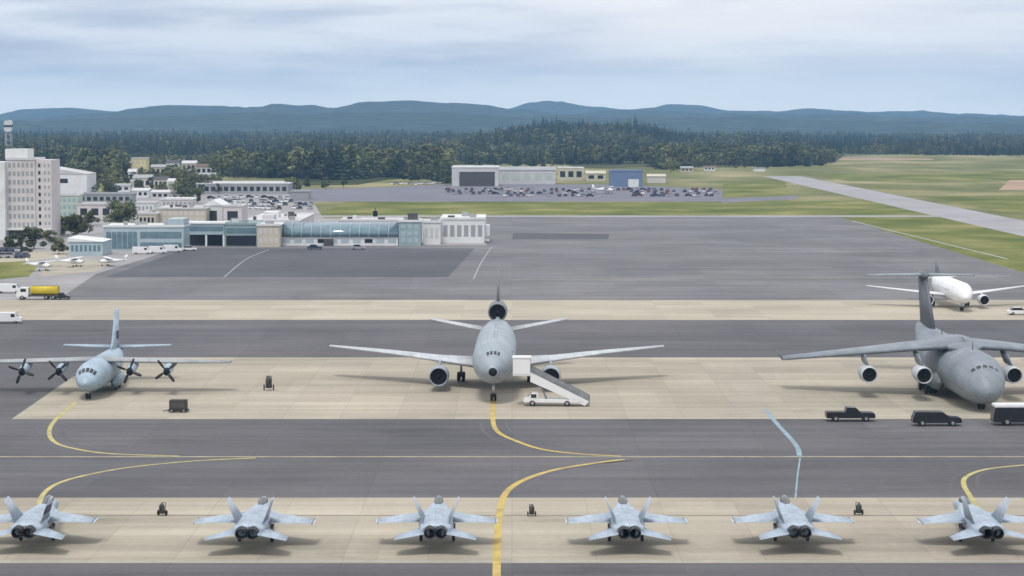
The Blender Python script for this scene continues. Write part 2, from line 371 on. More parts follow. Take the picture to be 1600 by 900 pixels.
def line(name, pts, w, mat, z=.034, smooth=True):
    """painted line of even width along ground points"""
    P = [Vector((p.x, p.y)) for p in pts]
    if smooth and len(P) > 2:
        Q = []
        E = [2 * P[0] - P[1]] + P + [2 * P[-1] - P[-2]]
        for i in range(1, len(E) - 2):
            for k in range(8):
                t = k / 8; a, b_, c, d = E[i - 1], E[i], E[i + 1], E[i + 2]
                Q.append(.5 * (2 * b_ + (c - a) * t + (2 * a - 5 * b_ + 4 * c - d) * t * t + (3 * b_ - a - 3 * c + d) * t ** 3))
        P = Q + [P[-1]]
    vs = []
    for i, p in enumerate(P):
        t = (P[min(i + 1, len(P) - 1)] - P[max(i - 1, 0)]).normalized(); n = Vector((-t.y, t.x)) * w / 2
        vs += [(p.x + n.x, p.y + n.y, z), (p.x - n.x, p.y - n.y, z)]
    o = MB().add(vs, [(2 * i, 2 * i + 1, 2 * i + 3, 2 * i + 2) for i in range(len(P) - 1)]).build(name, mat)
    if o.data.polygons[0].normal.z < 0: o.data.flip_normals()
    return tag(o, kind='structure')
GG = lambda *l: [G(a, c) for a, c in l]
line('taxi_centre_line', GG((-100, 714), (1700, 714)), .75, M['yellow_worn'], .030, False)
line('taxi_lead_line', GG((776, 960), (776, 900), (777, 850), (781, 800), (790, 771), (815, 752), (860, 736), (915, 726), (975, 718)), .72, M['yellow'])
line('taxi_lead_line', GG((771, 622), (770, 655), (778, 675), (808, 690), (850, 703), (910, 710), (970, 713)), .6, M['yellow'], .038)
line('taxi_lead_line', GG((120, 628), (88, 655), (77, 674), (84, 690), (110, 700), (170, 709), (280, 713)), .55, M['yellow_pale'], .038)
line('taxi_lead_line', GG((60, 800), (66, 775), (88, 757), (130, 744), (200, 731), (300, 721), (400, 716)), .55, M['yellow_pale'], .042)
line('taxi_lead_line', GG((1540, 815), (1522, 785), (1506, 758), (1512, 744), (1545, 733), (1620, 725)), .55, M['yellow_pale'], .042)
line('guide_line', GG((1196, 640), (1212, 660), (1243, 695), (1250, 714)), .6, M['blue_line'], .038)
line('guide_line', GG((1250, 716), (1246, 745), (1243, 778)), .2, M['blue_line'], .034)
line('apron_joint', GG((-100, 806), (1700, 806)), .35, M['joint'], .032, False)
line('apron_edge_line', GG((-100, 877), (1700, 877)), .3, M['white_line'], .032, False)
line('apron_edge_line', GG((1330, 345), (1575, 405)), .9, M['white_line'], .03, False)
line('apron_line', GG((1125, 393.5), (1430, 393.5)), 1.3, M['white_line'], .03, False)
line('apron_line', GG((1380, 431), (1580, 431)), .9, M['white_line'], .03, False)
line('apron_line', GG((1060, 418), (1300, 418)), .6, M['white_line'], .03, False)
line('apron_line', GG((1050, 373), (1090, 373)), 1.2, M['white_line'], .03, False)
line('apron_line', GG((800, 437), (1560, 432)), .8, M['yellow_worn'], .03, False)
line('apron_line', GG((740, 436), (752, 410), (768, 386)), .3, M['white_line'], .034)
line('apron_line', GG((350, 433), (385, 405), (420, 390)), .3, M['white_line'], .034)
line('apron_line', GG((200, 352), (770, 352), (1300, 352)), .8, M['white_line'], .03, False) if False else None
for off in (-1.6, 1.6):                                         # rubber laid down by taxiing main wheels
    for pl in (((771, 660), (778, 675), (808, 690), (860, 702), (940, 709), (1020, 712)), ((793, 768), (815, 752), (860, 736), (930, 725), (1010, 718)), ((84, 661), (77, 674), (84, 690), (110, 700), (170, 709), (280, 713)), ((1508, 765), (1506, 758), (1512, 744), (1545, 733), (1620, 725))):
        line('tyre_marks', [G(a, c) + Vector((off, off * .6, 0)) for a, c in pl], .42, M['scorch'], .0285)
for px, py, w_ in ((-100, 690, .5), (-100, 735, .6), (-100, 522, .7), (-100, 538, .6)): line('tyre_marks', GG((px, py), (1700, py + 1)), w_, M['scorch'], .0262, False)
sheet('concrete_patch', [(p.x, p.y) for p in GG((1130, 652), (1206, 652), (1212, 562), (1148, 562))], M['concrete_pad'], .028)

# ------------------------------------------------------------------ far hills (real heights above the plain, several ridges)
prof_far = [(-200, 176), (0, 180), (40, 170), (110, 168), (190, 174), (260, 167), (340, 168), (430, 169), (480, 167), (530, 170), (620, 168), (700, 170), (790, 170), (830, 160), (875, 160),
            (930, 167), (980, 171), (1020, 168), (1045, 163), (1085, 164), (1140, 172), (1210, 174), (1260, 169), (1330, 175), (1390, 174), (1440, 174), (1500, 180), (1600, 181), (1800, 179)]
prof_mid = [(-200, 186), (0, 186), (100, 184), (180, 180), (225, 170), (265, 163.5), (340, 165), (400, 170), (445, 165), (480, 165), (525, 169), (580, 158), (640, 156.5), (700, 163), (760, 167), (800, 172), (880, 178),
            (950, 176), (1000, 173), (1060, 175), (1120, 180), (1250, 181), (1400, 184), (1600, 186), (1800, 186)]
prof_near = [(-200, 191), (0, 189), (120, 188), (260, 184), (380, 180), (480, 183), (560, 179), (660, 177), (740, 180), (840, 184), (980, 186), (1100, 184), (1240, 187), (1400, 189), (1600, 191), (1800, 191)]
def interp(pr, x):
    for (a, ya), (c, yc) in zip(pr, pr[1:]):
        if a <= x <= c:
            t = (x - a) / (c - a); t = t * t * (3 - 2 * t); return ya + (yc - ya) * t
    return pr[0][1] if x < pr[0][0] else pr[-1][1]
def ridge(name, pr, Y, dep, seed):
    b = MB(); N, K = 320, 17; vs = []
    for k in range(K):
        t = k / (K - 1)
        yy = Y + (t - .62) * dep
        pk = math.sin(min(1, t / .62) * PI / 2) ** 1.5 if t < .62 else math.cos((t - .62) / .38 * PI / 2)
        for i in range(N):
            px = -200 + 2000 * i / (N - 1)
            X = (px - 800) / F_PX * Y
            h = max(4, ZAT(interp(pr, px), Y))
            w = mnoise.fractal(Vector((X / 300, yy / 380, seed)), .75, 2.1, 7)
            vs.append((X, yy + w * 60, max(-2, h * pk + w * 16 * min(1, h / 40) * math.sin(t * PI) * (1 if abs(t - .62) > .05 else .22))))
    b.add(vs, [(k * N + i, k * N + i + 1, (k + 1) * N + i + 1, (k + 1) * N + i) for k in range(K - 1) for i in range(N - 1)], 0, True)
    return tag(b.build(name, M['hill']), kind='structure')
ridge('far_hills', prof_far, 10200, 1300, 1.7)
ridge('hills', prof_mid, 7700, 1700, 5.2)
ridge('foothills', prof_near, 6000, 1000, 9.4)

# ------------------------------------------------------------------ trees
def conifer(seed, h, r):
    g = random.Random(seed); mb = MB(); mb.tube((0, 0, 0), (0, 0, h * .95), r * .09, r * .015, 6, 1)
    nl = 11
    for i in range(nl):
        t = i / (nl - 1); z = h * (.12 + .88 * t); rr = r * (1 - t) ** .8 * g.uniform(.85, 1.15) + .12
        nb = max(5, int(11 - 5 * t))
        for k in range(nb):
            a = 2 * PI * (k + g.random() * .8) / nb; L = rr * g.uniform(.65, 1.2); w = L * .34 + .1
            dz = -.28 * L - .1
            c, s_ = math.cos(a), math.sin(a); px, py = -s_, c
            z1 = z + g.uniform(-.25, .25)
            mb.add([(0, 0, z1 + .35), (c * L * .6 + px * w, s_ * L * .6 + py * w, z1 + dz * .5), (c * L, s_ * L, z1 + dz), (c * L * .6 - px * w, s_ * L * .6 - py * w, z1 + dz * .5),
                    (c * L * .55, s_ * L * .55, z1 + dz * .5 - w * .8)], [(0, 1, 2), (0, 2, 3), (1, 4, 2), (3, 2, 4)])
    return mb
def crown_mb(seed, h, r, nclump, nleaf, size, base=.3, mb=None):
    g = random.Random(seed); mb = mb or MB()
    cl = []
    for i in range(nclump):
        a = g.random() * 2 * PI; t = g.random(); rr = r * math.sqrt(g.random()) * (1 - .55 * max(0, t - .35))
        cl.append(Vector((math.cos(a) * rr, math.sin(a) * rr, h * (base + (1 - base) * (.1 + .85 * t)))))
    for c in cl:
        cr = r * g.uniform(.28, .48)
        for j in range(nleaf):
            d = Vector((g.gauss(0, 1), g.gauss(0, 1), g.gauss(0, 1))).normalized()
            p = c + Vector((d.x, d.y, d.z * .75)) * cr * g.uniform(.6, 1.05)
            n = (d + Vector((g.uniform(-.7, .7), g.uniform(-.7, .7), g.uniform(-.2, .9)))).normalized()
            u = n.orthogonal().normalized(); w = n.cross(u); s_ = size * g.uniform(.6, 1.3); ro = g.random() * 6
            u, w = u * math.cos(ro) + w * math.sin(ro), w * math.cos(ro) - u * math.sin(ro)
            mb.add([p + u * s_, p + w * s_ * .6, p - u * s_, p - w * s_ * .6], [(0, 1, 2, 3)])
    return mb, cl
def trunk_mb(h, r, cl, mb=None, mi=0):
    mb = mb or MB(); mb.tube((0, 0, -.3), (0, 0, h * .55), h * .026, h * .014, 7, mi)
    for c in cl[::max(1, len(cl) // 7)]:
        mb.tube((0, 0, h * .3), c, h * .011, h * .004, 5, mi)
    return mb
def tree(label, px, py, h, r, leaf, seed, nclump=16, nleaf=90, size=.42, base=.22):
    p = G(px, py); t = root('broadleaf_tree', label, 'tree', (p.x, p.y, 0), rnd.random() * 6)
    cm, cl = crown_mb(seed, h, r, nclump, nleaf, size, base)
    cm.build('crown', M[leaf], t); trunk_mb(h, r, cl).build('trunk', M['bark'], t)
    return t
def conifer_tree(label, px, py, h, r, seed):
    p = G(px, py); t = root('conifer_tree', label, 'tree', (p.x, p.y, 0), rnd.random() * 6)
    m_ = conifer(seed, h, r); tr = MB(); tr.tube((0, 0, -.3), (0, 0, h * .6), r * .09, r * .03, 6)
    m_.mi = [0] * len(m_.mi); m_.build('crown', M['leaf_dark'], t); tr.build('trunk', M['bark'], t); return t

# the wood: one mass, instanced
src = bpy.data.collections.new('woodland_trees')
def src_obj(name, mb, mats):
    o = mb.build(name, mats); col.objects.unlink(o); src.objects.link(o); return o
for i in range(4): src_obj('a_conifer_%d' % i, conifer(50 + i, 14 + 2 * (i % 3), 3.0 + .5 * (i % 2)), [M['leaf_dark'], M['bark']])
for i in range(4):
    cm, cl = crown_mb(80 + i, 10.5 + i, 4.0, 9, 26, .85, .18); trunk_mb(10, 4, cl, cm, 1)
    cm.mi = [1 if k >= 9 * 26 else 0 for k in range(len(cm.f))]
    src_obj('b_broadleaf_%d' % i, cm, [M['leaf_mid'] if i < 2 else M['leaf_olive'], M['bark']])
edge = [(-60, 262), (0, 262), (85, 258), (135, 286), (196, 290), (200, 246), (330, 249), (335, 277), (452, 279), (456, 291), (560, 290), (600, 283), (640, 280), (690, 284), (703, 284), (706, 259), (880, 258), (885, 263), (950, 265),
        (1012, 262), (1060, 266), (1090, 262), (1130, 259), (1180, 262), (1215, 262), (1300, 257), (1305, 243.5), (1400, 242), (1460, 243.5), (1660, 243)]
def edge_at(px):
    for (a, ya), (c, yc) in zip(edge, edge[1:]):
        if a <= px <= c: return ya + (yc - ya) * (px - a) / max(1e-6, c - a)
    return 250
CLEAR = [(205, 232, 245, 282), (586, 640, 246, 254), (870, 1010, 258, 300)]
specs = [(207, 236, 294, 273, 'pink', 'greyroof', 'pinkish house with a grey roof just below the yellow house'),
         (236, 258, 274, 257, 'beige', 'greyroof', 'beige house directly right of the yellow house'),
         (260, 280, 268, 250, 'whitewall', 'darkroof', 'white house at the top of the row with a dark roof'),
         (284, 306, 268, 251, 'beige', 'offwhite', 'cream house with a pale roof next to the topmost white house'),
         (306, 331, 274, 256, 'pink', 'redroof', 'pinkish house with a brown roof at the right end of the row'),
         (240, 262, 294, 276, 'pink', 'darkroof', 'grey pink house with a dark roof below the beige house'),
         (262, 272, 297, 279, 'whitewall', 'offwhite', 'narrow white house below the golden olive tree'),
         (310, 336, 284, 270, 'beige', 'greyroof', 'low beige house just above the long grey warehouse'),
         (206, 232, 309, 294, 'whitewall', 'offwhite', 'white house with a pale roof above the terminal, leftmost of the lower row'),
         (236, 264, 311, 297, 'pink', 'offwhite', 'broad pinkish house with a pale roof in the middle of the lower row'),
         (268, 298, 312, 300, 'beige', 'darkroof', 'beige house with a dark roof at the right of the lower row'),
         (172, 203, 300, 287, 'whitewall', 'greyroof', 'low white house with a grey roof left of the pinkish houses')]
pts = []; att = {'sc': [], 'rot': [], 'var': []}
def wood_point(x, y):
    px = 800 + x / y * F_PX
    if px < -70 or px > 1670: return
    d = 1.0 / 1.0
    z = gz(x, y)
    py = HORIZON + (CAM_H) / y * F_PX
    town = 130 < px < 345 and 240 < py < 312
    if town and py > edge_at(px):
        if rnd.random() > .34: return
        for (a, c, d, e_, wl, rf, lb) in specs:
            if a - 3 < px < c + 3 and d - 6 < py < d + 3.5: return
        pts.append((x, y, -.1)); att['var'].append(4 + rnd.randrange(4)); att['sc'].append(rnd.uniform(.35, .62)); att['rot'].append(rnd.random() * 6.28); return
    jag = 3.5 * mnoise.noise(Vector((px / 14, 3.3, py / 9))) + (rnd.uniform(0, 7) if rnd.random() < .12 else 0)
    if py > edge_at(px) + jag * (1 if py > 252 else .25): return
    for (a, c, e, f) in CLEAR:
        if a < px < c and e < py < f: return
    if px > 1300 and rnd.random() < .0: return
    dens = mnoise.noise(Vector((x / 90, y / 130, .5)))
    if dens < -.3: return
    if mnoise.noise(Vector((x / 26, y / 60, 4.5))) < -.38: return
    pts.append((x, y, z - .2))
    con = mnoise.noise(Vector((x / 120, y / 200, 8.5))) + rnd.uniform(-.5, .5) > (.0 if y > 2300 else .3)
    att['var'].append(rnd.randrange(4) if con else 4 + rnd.randrange(4))
    k = (.9 if y < 1900 else .82) * (1 + .55 * mnoise.noise(Vector((x / 70, y / 160, 6.6)))) * rnd.choice((.6, .75, .85, .95, 1.0, 1.1, 1.3)) * rnd.uniform(.9, 1.1)
    if px > 1250: k *= .8
    att['sc'].append(k); att['rot'].append(rnd.random() * 6.28)
y = 1180.0
while y < 4900:
    step = 6.0 + (y - 1180) / 420
    x = -.235 * y - 20
    while x < .235 * y + 30:
        wood_point(x + rnd.uniform(-.5, .5) * step, y + rnd.uniform(-.5, .5) * step); x += step
    y += step * (1.0 if y < 2500 else 1.35)
me = bpy.data.meshes.new('woodland'); me.from_pydata(pts, [], [])
for nm, ty in (('sc', 'FLOAT'), ('rot', 'FLOAT'), ('var', 'INT')):
    a = me.attributes.new(nm, ty, 'POINT'); a.data.foreach_set('value', att[nm])
wood = bpy.data.objects.new('woodland', me); col.objects.link(wood)
tag(wood, 'dark green wood of conifers and broadleaf trees stretching behind the airfield to the hills', 'woodland', kind='stuff')
ng = bpy.data.node_groups.new('woodland', 'GeometryNodeTree')
ng.interface.new_socket('Geometry', in_out='INPUT', socket_type='NodeSocketGeometry'); ng.interface.new_socket('Geometry', in_out='OUTPUT', socket_type='NodeSocketGeometry')
N_ = ng.nodes; L_ = ng.links
gi, go = N_.new('NodeGroupInput'), N_.new('NodeGroupOutput')
mtp = N_.new('GeometryNodeMeshToPoints'); iop = N_.new('GeometryNodeInstanceOnPoints'); ci = N_.new('GeometryNodeCollectionInfo')
ci.inputs['Collection'].default_value = src; ci.inputs['Separate Children'].default_value = True; ci.inputs['Reset Children'].default_value = True
def na(nm, ty):
    x = N_.new('GeometryNodeInputNamedAttribute'); x.data_type = ty; x.inputs['Name'].default_value = nm; return x.outputs['Attribute']
cx = N_.new('ShaderNodeCombineXYZ'); L_.new(na('rot', 'FLOAT'), cx.inputs['Z'])
L_.new(gi.outputs[0], mtp.inputs['Mesh']); L_.new(mtp.outputs[0], iop.inputs['Points']); L_.new(ci.outputs[0], iop.inputs['Instance'])
iop.inputs['Pick Instance'].default_value = True
L_.new(na('var', 'INT'), iop.inputs['Instance Index']); L_.new(cx.outputs[0], iop.inputs['Rotation']); L_.new(na('sc', 'FLOAT'), iop.inputs['Scale'])
L_.new(iop.outputs[0], go.inputs[0])
wood.modifiers.new('woodland', 'NODES').node_group = ng
# dark floor under the wood
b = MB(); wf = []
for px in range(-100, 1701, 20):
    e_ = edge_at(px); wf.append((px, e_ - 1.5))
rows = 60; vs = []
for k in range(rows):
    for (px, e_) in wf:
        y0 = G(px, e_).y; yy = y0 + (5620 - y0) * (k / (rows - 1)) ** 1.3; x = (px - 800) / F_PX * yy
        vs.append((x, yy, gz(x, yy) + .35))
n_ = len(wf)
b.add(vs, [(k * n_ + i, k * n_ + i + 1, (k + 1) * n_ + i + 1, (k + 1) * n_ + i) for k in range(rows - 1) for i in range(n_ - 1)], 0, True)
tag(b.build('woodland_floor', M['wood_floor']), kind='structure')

# single trees around the hotel and the terminal
tree('big round dark green tree behind the left end of the terminal', 190, 353, 8.6, 5.4, 'leaf_mid', 1, 34, 120, .40, .06)
tree('dark bushy tree between the hotel and the blue glass concourse', 122, 370, 6.8, 4.3, 'leaf_mid', 2, 28, 110, .38, .06)
tree('smaller dark tree just left of the bushy one by the glass concourse', 99, 367, 6.0, 3.4, 'leaf_mid', 3, 22, 100, .36, .06)
tree('dark green tree in front of the hotel entrance', 53, 389, 7.2, 3.0, 'leaf_mid', 4, 20, 90, .36, .06)
tree('low green tree in front of the right corner of the hotel', 78, 380, 4.0, 2.4, 'leaf_mid', 5, 12, 80, .32, .1)
tree('pale green tree between the white sloping-roof hall and yellow house', 148, 288, 11, 5, 'leaf_mid', 6)
tree('broad olive tree beside the yellow house', 180, 289, 12, 6, 'leaf_olive', 7)
tree('golden olive tree in front of the row of pale houses', 272, 291, 11, 4.5, 'leaf_olive', 8)
tree('brownish tree at the right end of the row of pale houses', 298, 290, 10, 5, 'leaf_olive', 9)
tree('dark tree at the left corner of the long grey warehouse', 303, 297, 7, 3.4, 'leaf_mid', 10)
conifer_tree('dark pointed conifer standing left of the yellow house', 194, 284, 15, 3.4, 11)
conifer_tree('tall dark conifer beside the big grey hangar', 700, 287, 15, 3.6, 12)
tree('dark round bush beside the blue hangar', 1048, 270, 9, 5.5, 'leaf_mid', 13)
tree('small dark tree between the two white town blocks behind the hotel', 142, 352, 5.4, 2.6, 'leaf_mid', 14, 18, 90, .34, .06)

tree('dark shrubby tree at the left edge of the hotel forecourt', 22, 390, 4.6, 2.6, 'leaf_mid', 15, 16, 80, .34, .06)
tree('green tree behind the lawn beside the glass annex', 92, 397, 4.2, 2.4, 'leaf_olive', 16, 16, 80, .34, .06)
tree('round tree between the gabled terminal hall and the grey warehouse', 308, 317, 6.5, 3.6, 'leaf_mid', 17, 18, 80, .42, .08)
tree('dark tree at the right end of the lower row of houses', 288, 312, 7, 3.8, 'leaf_mid', 18, 18, 80, .42, .08)
tree('pale green tree in front of the low white house with the grey roof', 172, 304, 7, 4, 'leaf_olive', 19, 18, 80, .45, .08)
tree('dark green tree at the right end of the long grey warehouse', 455, 300, 8, 4.4, 'leaf_mid', 20, 18, 80, .45, .08)
# ------------------------------------------------------------------ buildings
def windows(t, rows, cols, w, d_, z0, z1, x0, x1, mat, y=-.05, name='window', fw=.62, fh=.55):
    dx = (x1 - x0) / cols; dz = (z1 - z0) / rows; ww, wh = dx * fw, dz * fh
    g_ = MB(); g_.box(-ww / 2, ww / 2, 0, .12, 0, wh); first = None
    for r in range(rows):
        for c in range(cols):
            if first is None: first = o = g_.build(name, mat, t)
            else: o = first.copy(); col.objects.link(o); o.parent = t
            o.location = (x0 + dx * (c + .5), y, z0 + dz * (r + .5) - wh / 2)
def building(name, label, cat, px0, px1, pyb, pyt, dep, wall, roof='flat', roofm='offwhite', wins=None, rz=0, over=.25, rise=.32, door=None, group=None):
    p0, p1 = G(px0, pyb), G(px1, pyb); Y = p0.y; h = ZAT(pyt, Y); w = p1.x - p0.x
    t = root(name, label, cat, ((p0.x + p1.x) / 2, Y, 0), rz, group)
    if roof == 'gable': h /= (1 + rise)
    if roof == 'shed': h *= .8
    MB().box(-w / 2, w / 2, 0, dep, 0, h).build('wall', M[wall], t)
    if roof == 'flat':
        rb = MB().box(-w / 2 - over, w / 2 + over, -over, dep + over, h + .002, h + .35)
        rb.box(-w / 2 - over, w / 2 + over, -over, -over + .3, h + .352, h + .7); rb.box(-w / 2 - over, w / 2 + over, dep + over - .3, dep + over, h + .352, h + .7)
        rb.build('roof', M[roofm], t)
    elif roof == 'gable':
        o_ = .4; k = h * rise
        MB().add([(-w / 2 - o_, -o_, h - .05), (w / 2 + o_, -o_, h - .05), (w / 2 + o_, dep + o_, h - .05), (-w / 2 - o_, dep + o_, h - .05), (-w / 2 - o_, dep / 2, h + k), (w / 2 + o_, dep / 2, h + k)],
                 [(0, 1, 5, 4), (2, 3, 4, 5), (0, 4, 3), (1, 2, 5), (3, 2, 1, 0)]).build('roof', M[roofm], t)
    elif roof == 'front':                                            # gable end towards the apron
        o_ = .3; k = h * rise
        MB().add([(-w / 2 - o_, -o_, h - .05), (w / 2 + o_, -o_, h - .05), (w / 2 + o_, dep + o_, h - .05), (-w / 2 - o_, dep + o_, h - .05), (0, -o_, h + k), (0, dep + o_, h + k)],
                 [(0, 4, 5, 3), (1, 2, 5, 4), (0, 1, 4), (2, 3, 5), (3, 2, 1, 0)]).build('roof', M[roofm], t)
    elif roof == 'shed':
        k = h * .28
        MB().add([(-w / 2 - .3, -.3, h + k), (w / 2 + .3, -.3, h - .02), (w / 2 + .3, dep + .3, h - .02), (-w / 2 - .3, dep + .3, h + k),
                  (-w / 2 - .3, -.3, h - .02), (-w / 2 - .3, dep + .3, h - .02)],
                 [(0, 1, 2, 3), (0, 4, 1), (3, 2, 5), (0, 3, 5, 4), (4, 5, 2, 1)]).build('roof', M[roofm], t)
    if roof == 'flat' and cat == 'terminal':                         # plant, ducts and hatches on the terminal roofs
        for k in range(3 + int(w / 7)):
            bx, by = rnd.uniform(-w / 2 + 1, w / 2 - 2.5), rnd.uniform(1.5, max(2, dep - 3)); bw, bd, bh = rnd.uniform(.8, 2.4), rnd.uniform(.8, 2), rnd.uniform(.6, 1.5)
            MB().box(bx, bx + bw, by, by + bd, h + .355, h + .36 + bh).build('roof_plant', M[rnd.choice(['offwhite', 'whitewall', 'steel', 'greyroof', 'darkroof'])], t)
    if wins:
        r, c, m_ = wins; windows(t, r, c, w, dep, .6, h - .3, -w / 2 + .3, w / 2 - .3, M[m_])
    if door:
        a, c = door; MB().box(-w / 2 + a * w, -w / 2 + c * w, -.07, .1, 0, h * .72).build('door', M['glass'], t)
    return t, w, h, Y
# hotel tower
t, w, h, Y = building('hotel_tower', 'tall pinkish white hotel tower with rows of small windows', 'hotel', 12, 56, 374, 250, 16, 'pink', 'flat', 'offwhite', (9, 6, 'greyroof'))
sx = lambda px: XAT(px, Y) - t.location.x
zt = lambda py: ZAT(py, Y)
MB().box(sx(56) + .02, sx(81), .6, 15, 0, zt(250)).build('stair_wing', M['pink'], t)
windows(t, 9, 1, 0, 0, 4, zt(253), sx(60), sx(65), M['glass'], .55, 'window', .7, .5)
windows(t, 9, 2, 0, 0, 4, zt(253), sx(68), sx(80), M['greyroof'], .55, 'window', .5, .45)
MB().box(sx(-70), sx(12) - .02, -3, 13, 0, zt(253)).build('side_wing', M['whitewall'], t)
MB().box(sx(8), sx(43), 2, 12, zt(250) + .36, zt(233)).build('roof_house', M['whitewall'], t)
MB().box(sx(14), sx(40), -.12, .1, .1, 2.9).build('entrance', M['glass'], t)
MB().box(sx(44), sx(50), -.12, .1, .1, 2.9).build('entrance', M['glass'], t)
MB().box(sx(12), sx(82), -2.2, -.15, 3.1, 3.5).build('canopy', M['whitewall'], t)
# the town behind the hotel
t, w, h, Y = building('sports_hall', 'white hall behind the hotel with a roof sloping down to the right', 'building', 82, 136, 306, 263, 26, 'whitewall', 'shed', 'offwhite')
MB().box(-w / 2 + .5, -w / 2 + w * .45, -.06, .1, h * .58, h * .78).build('window', M['glass'], t)
building('office_block', 'pale green block below the white sloping-roof hall', 'building', 82, 121, 342, 306, 12, 'greenwall', 'flat', 'offwhite', (3, 5, 'teal'))
building('town_block', 'low pinkish building with one dark window right of the pale green block', 'building', 121, 176, 343, 320, 12, 'pink', 'flat', 'offwhite', (1, 3, 'glass'))
building('town_block', 'long low grey roofed building behind the big round tree', 'building', 123, 205, 318, 304, 14, 'greyroof', 'flat', 'greyroof', (1, 8, 'glass'))
building('yellow_house', 'bright yellow flat fronted house at the edge of the wood', 'house', 202, 229, 278, 248, 12, 'yellowwall', 'flat', 'offwhite', (3, 3, 'beige'))
building('white_house', 'small white house at the foot of the yellow house', 'house', 200, 212, 284, 264, 8, 'whitewall', 'gable', 'offwhite', (1, 1, 'glass'))
for (a, c, d, e, wl, rf, lb) in specs:
    building('town_house', lb, 'house', a, c, d, e, 10, wl, 'gable', rf, (1, 3, 'glass'), rz=rnd.uniform(-.12, .12), group='houses of the town behind the terminal')
building('town_block', 'white flat roofed block just above the beige terminal block', 'building', 208, 240, 334, 318, 12, 'whitewall', 'flat', 'offwhite', (1, 5, 'greyroof'))
building('town_block', 'pinkish flat roofed block between the off white terminal block and the houses', 'building', 252, 300, 325, 312, 14, 'pink', 'flat', 'whitewall', (1, 7, 'greyroof'))
building('warehouse', 'long low grey warehouse with a pale flat roof behind the terminal', 'warehouse', 307, 450, 303, 288, 42, 'greyroof', 'flat', 'offwhite', (1, 14, 'glass'))
building('warehouse', 'small grey shed right of the long warehouse', 'warehouse', 453, 482, 312, 300, 16, 'greyroof', 'flat', 'greyroof', None)
building('villa', 'pale flat roofed villa half hidden in the wood', 'house', 588, 636, 251, 239, 14, 'beige', 'flat', 'offwhite', (1, 5, 'glass'))
# terminal, back row
building('terminal_block', 'beige terminal block right of the big round tree', 'terminal', 216, 243, 354, 335, 16, 'beige', 'flat', 'offwhite', (1, 4, 'glass'))
building('terminal_block', 'long off white terminal roof block behind the blue glass concourse', 'terminal', 243, 322, 352, 327, 26, 'beige', 'flat', 'offwhite', (2, 9, 'pink'))
building('terminal_hall', 'white terminal hall with a pointed gable roof', 'terminal', 318, 348, 350, 321, 20, 'whitewall', 'front', 'whitewall', None, rise=.3, door=(.3, .7))
building('terminal_block', 'terminal block with a dark glass upper front right of the gabled hall', 'terminal', 349, 378, 352, 323, 18, 'pink', 'flat', 'offwhite', (1, 1, 'glass'))
t, w, h, Y = building('terminal_hall', 'wide pinkish white terminal hall with a flat roof behind the beige corner block', 'terminal', 379, 466, 366, 347, 62, 'pink', 'flat', 'offwhite', None)
MB().box(w / 2 - 5.5, w / 2 - 3.6, 22, 24, h + .36, h + 2.6).build('roof_vent', M['darkroof'], t)
MB().box(-w / 2 + 4, -w / 2 + 9, 30, 40, h + .36, h + 2.2).build('roof_plant', M['whitewall'], t)
MB().box(-4, 0, 12, 20, h + .36, h + 1.8).build('roof_plant', M['offwhite'], t)
t, w, h, Y = building('terminal_block', 'pale flat roofed block showing above the curved glass pier', 'terminal', 530, 625, 368, 346, 22, 'whitewall', 'flat', 'offwhite', None)
p = G(588, 350)
t = root('radar_mast', 'short dark mast with a black cabin rising above the pier roof', 'mast', (p.x, p.y - 6, 0))
zt_ = ZAT(326, p.y)
MB().tube((0, 0, 0), (0, 0, zt_ - 2.2), .45, .35, 8).build('mast', M['darkroof'], t); MB().box(-.8, .8, -.8, .8, zt_ - 3.6, zt_ - .6).build('cabin', M['black'], t); MB().tube((0, 0, zt_ - .6), (0, 0, zt_ + .8), .12).build('antenna', M['darkroof'], t)
# terminal front row
t, w, h, Y = building('glass_concourse', 'pale blue glass concourse with a dark blue window bay facing the apron', 'terminal', 162, 287, 391, 355, 13, 'blue_panel', 'flat', 'whitewall', None)
MB().box(-w / 2 + .8, -w / 2 + w * .42, -.08, .1, .5, h * .8).build('window_bay', M['blue_glass'], t)
for k in range(1, 6): MB().box(-w / 2 + .8 + k * w * .066, -w / 2 + .92 + k * w * .066, -.16, -.09, .5, h * .8).build('mullion', M['blue_panel'], t)
MB().box(-w / 2 + w * .46, w / 2 - .6, -.08, .1, h * .52, h * .8).build('window_band', M['blue_glass'], t)
MB().box(-w / 2 + w * .46, w / 2 - .6, -.08, .1, h * .14, h * .34).build('window_band', M['blue_glass'], t)
MB().box(w / 2 - w * .2, w / 2, .5, 12, h + .36, h + 2.4).build('upper_floor', M['blue_panel'], t)
t, w, h, Y = building('glass_annex', 'low glass annex with a white sloping roof at the left end of the concourse', 'terminal', 108, 160, 400, 372, 15, 'blue_panel', 'shed', 'whitewall', (1, 7, 'blue_glass'))
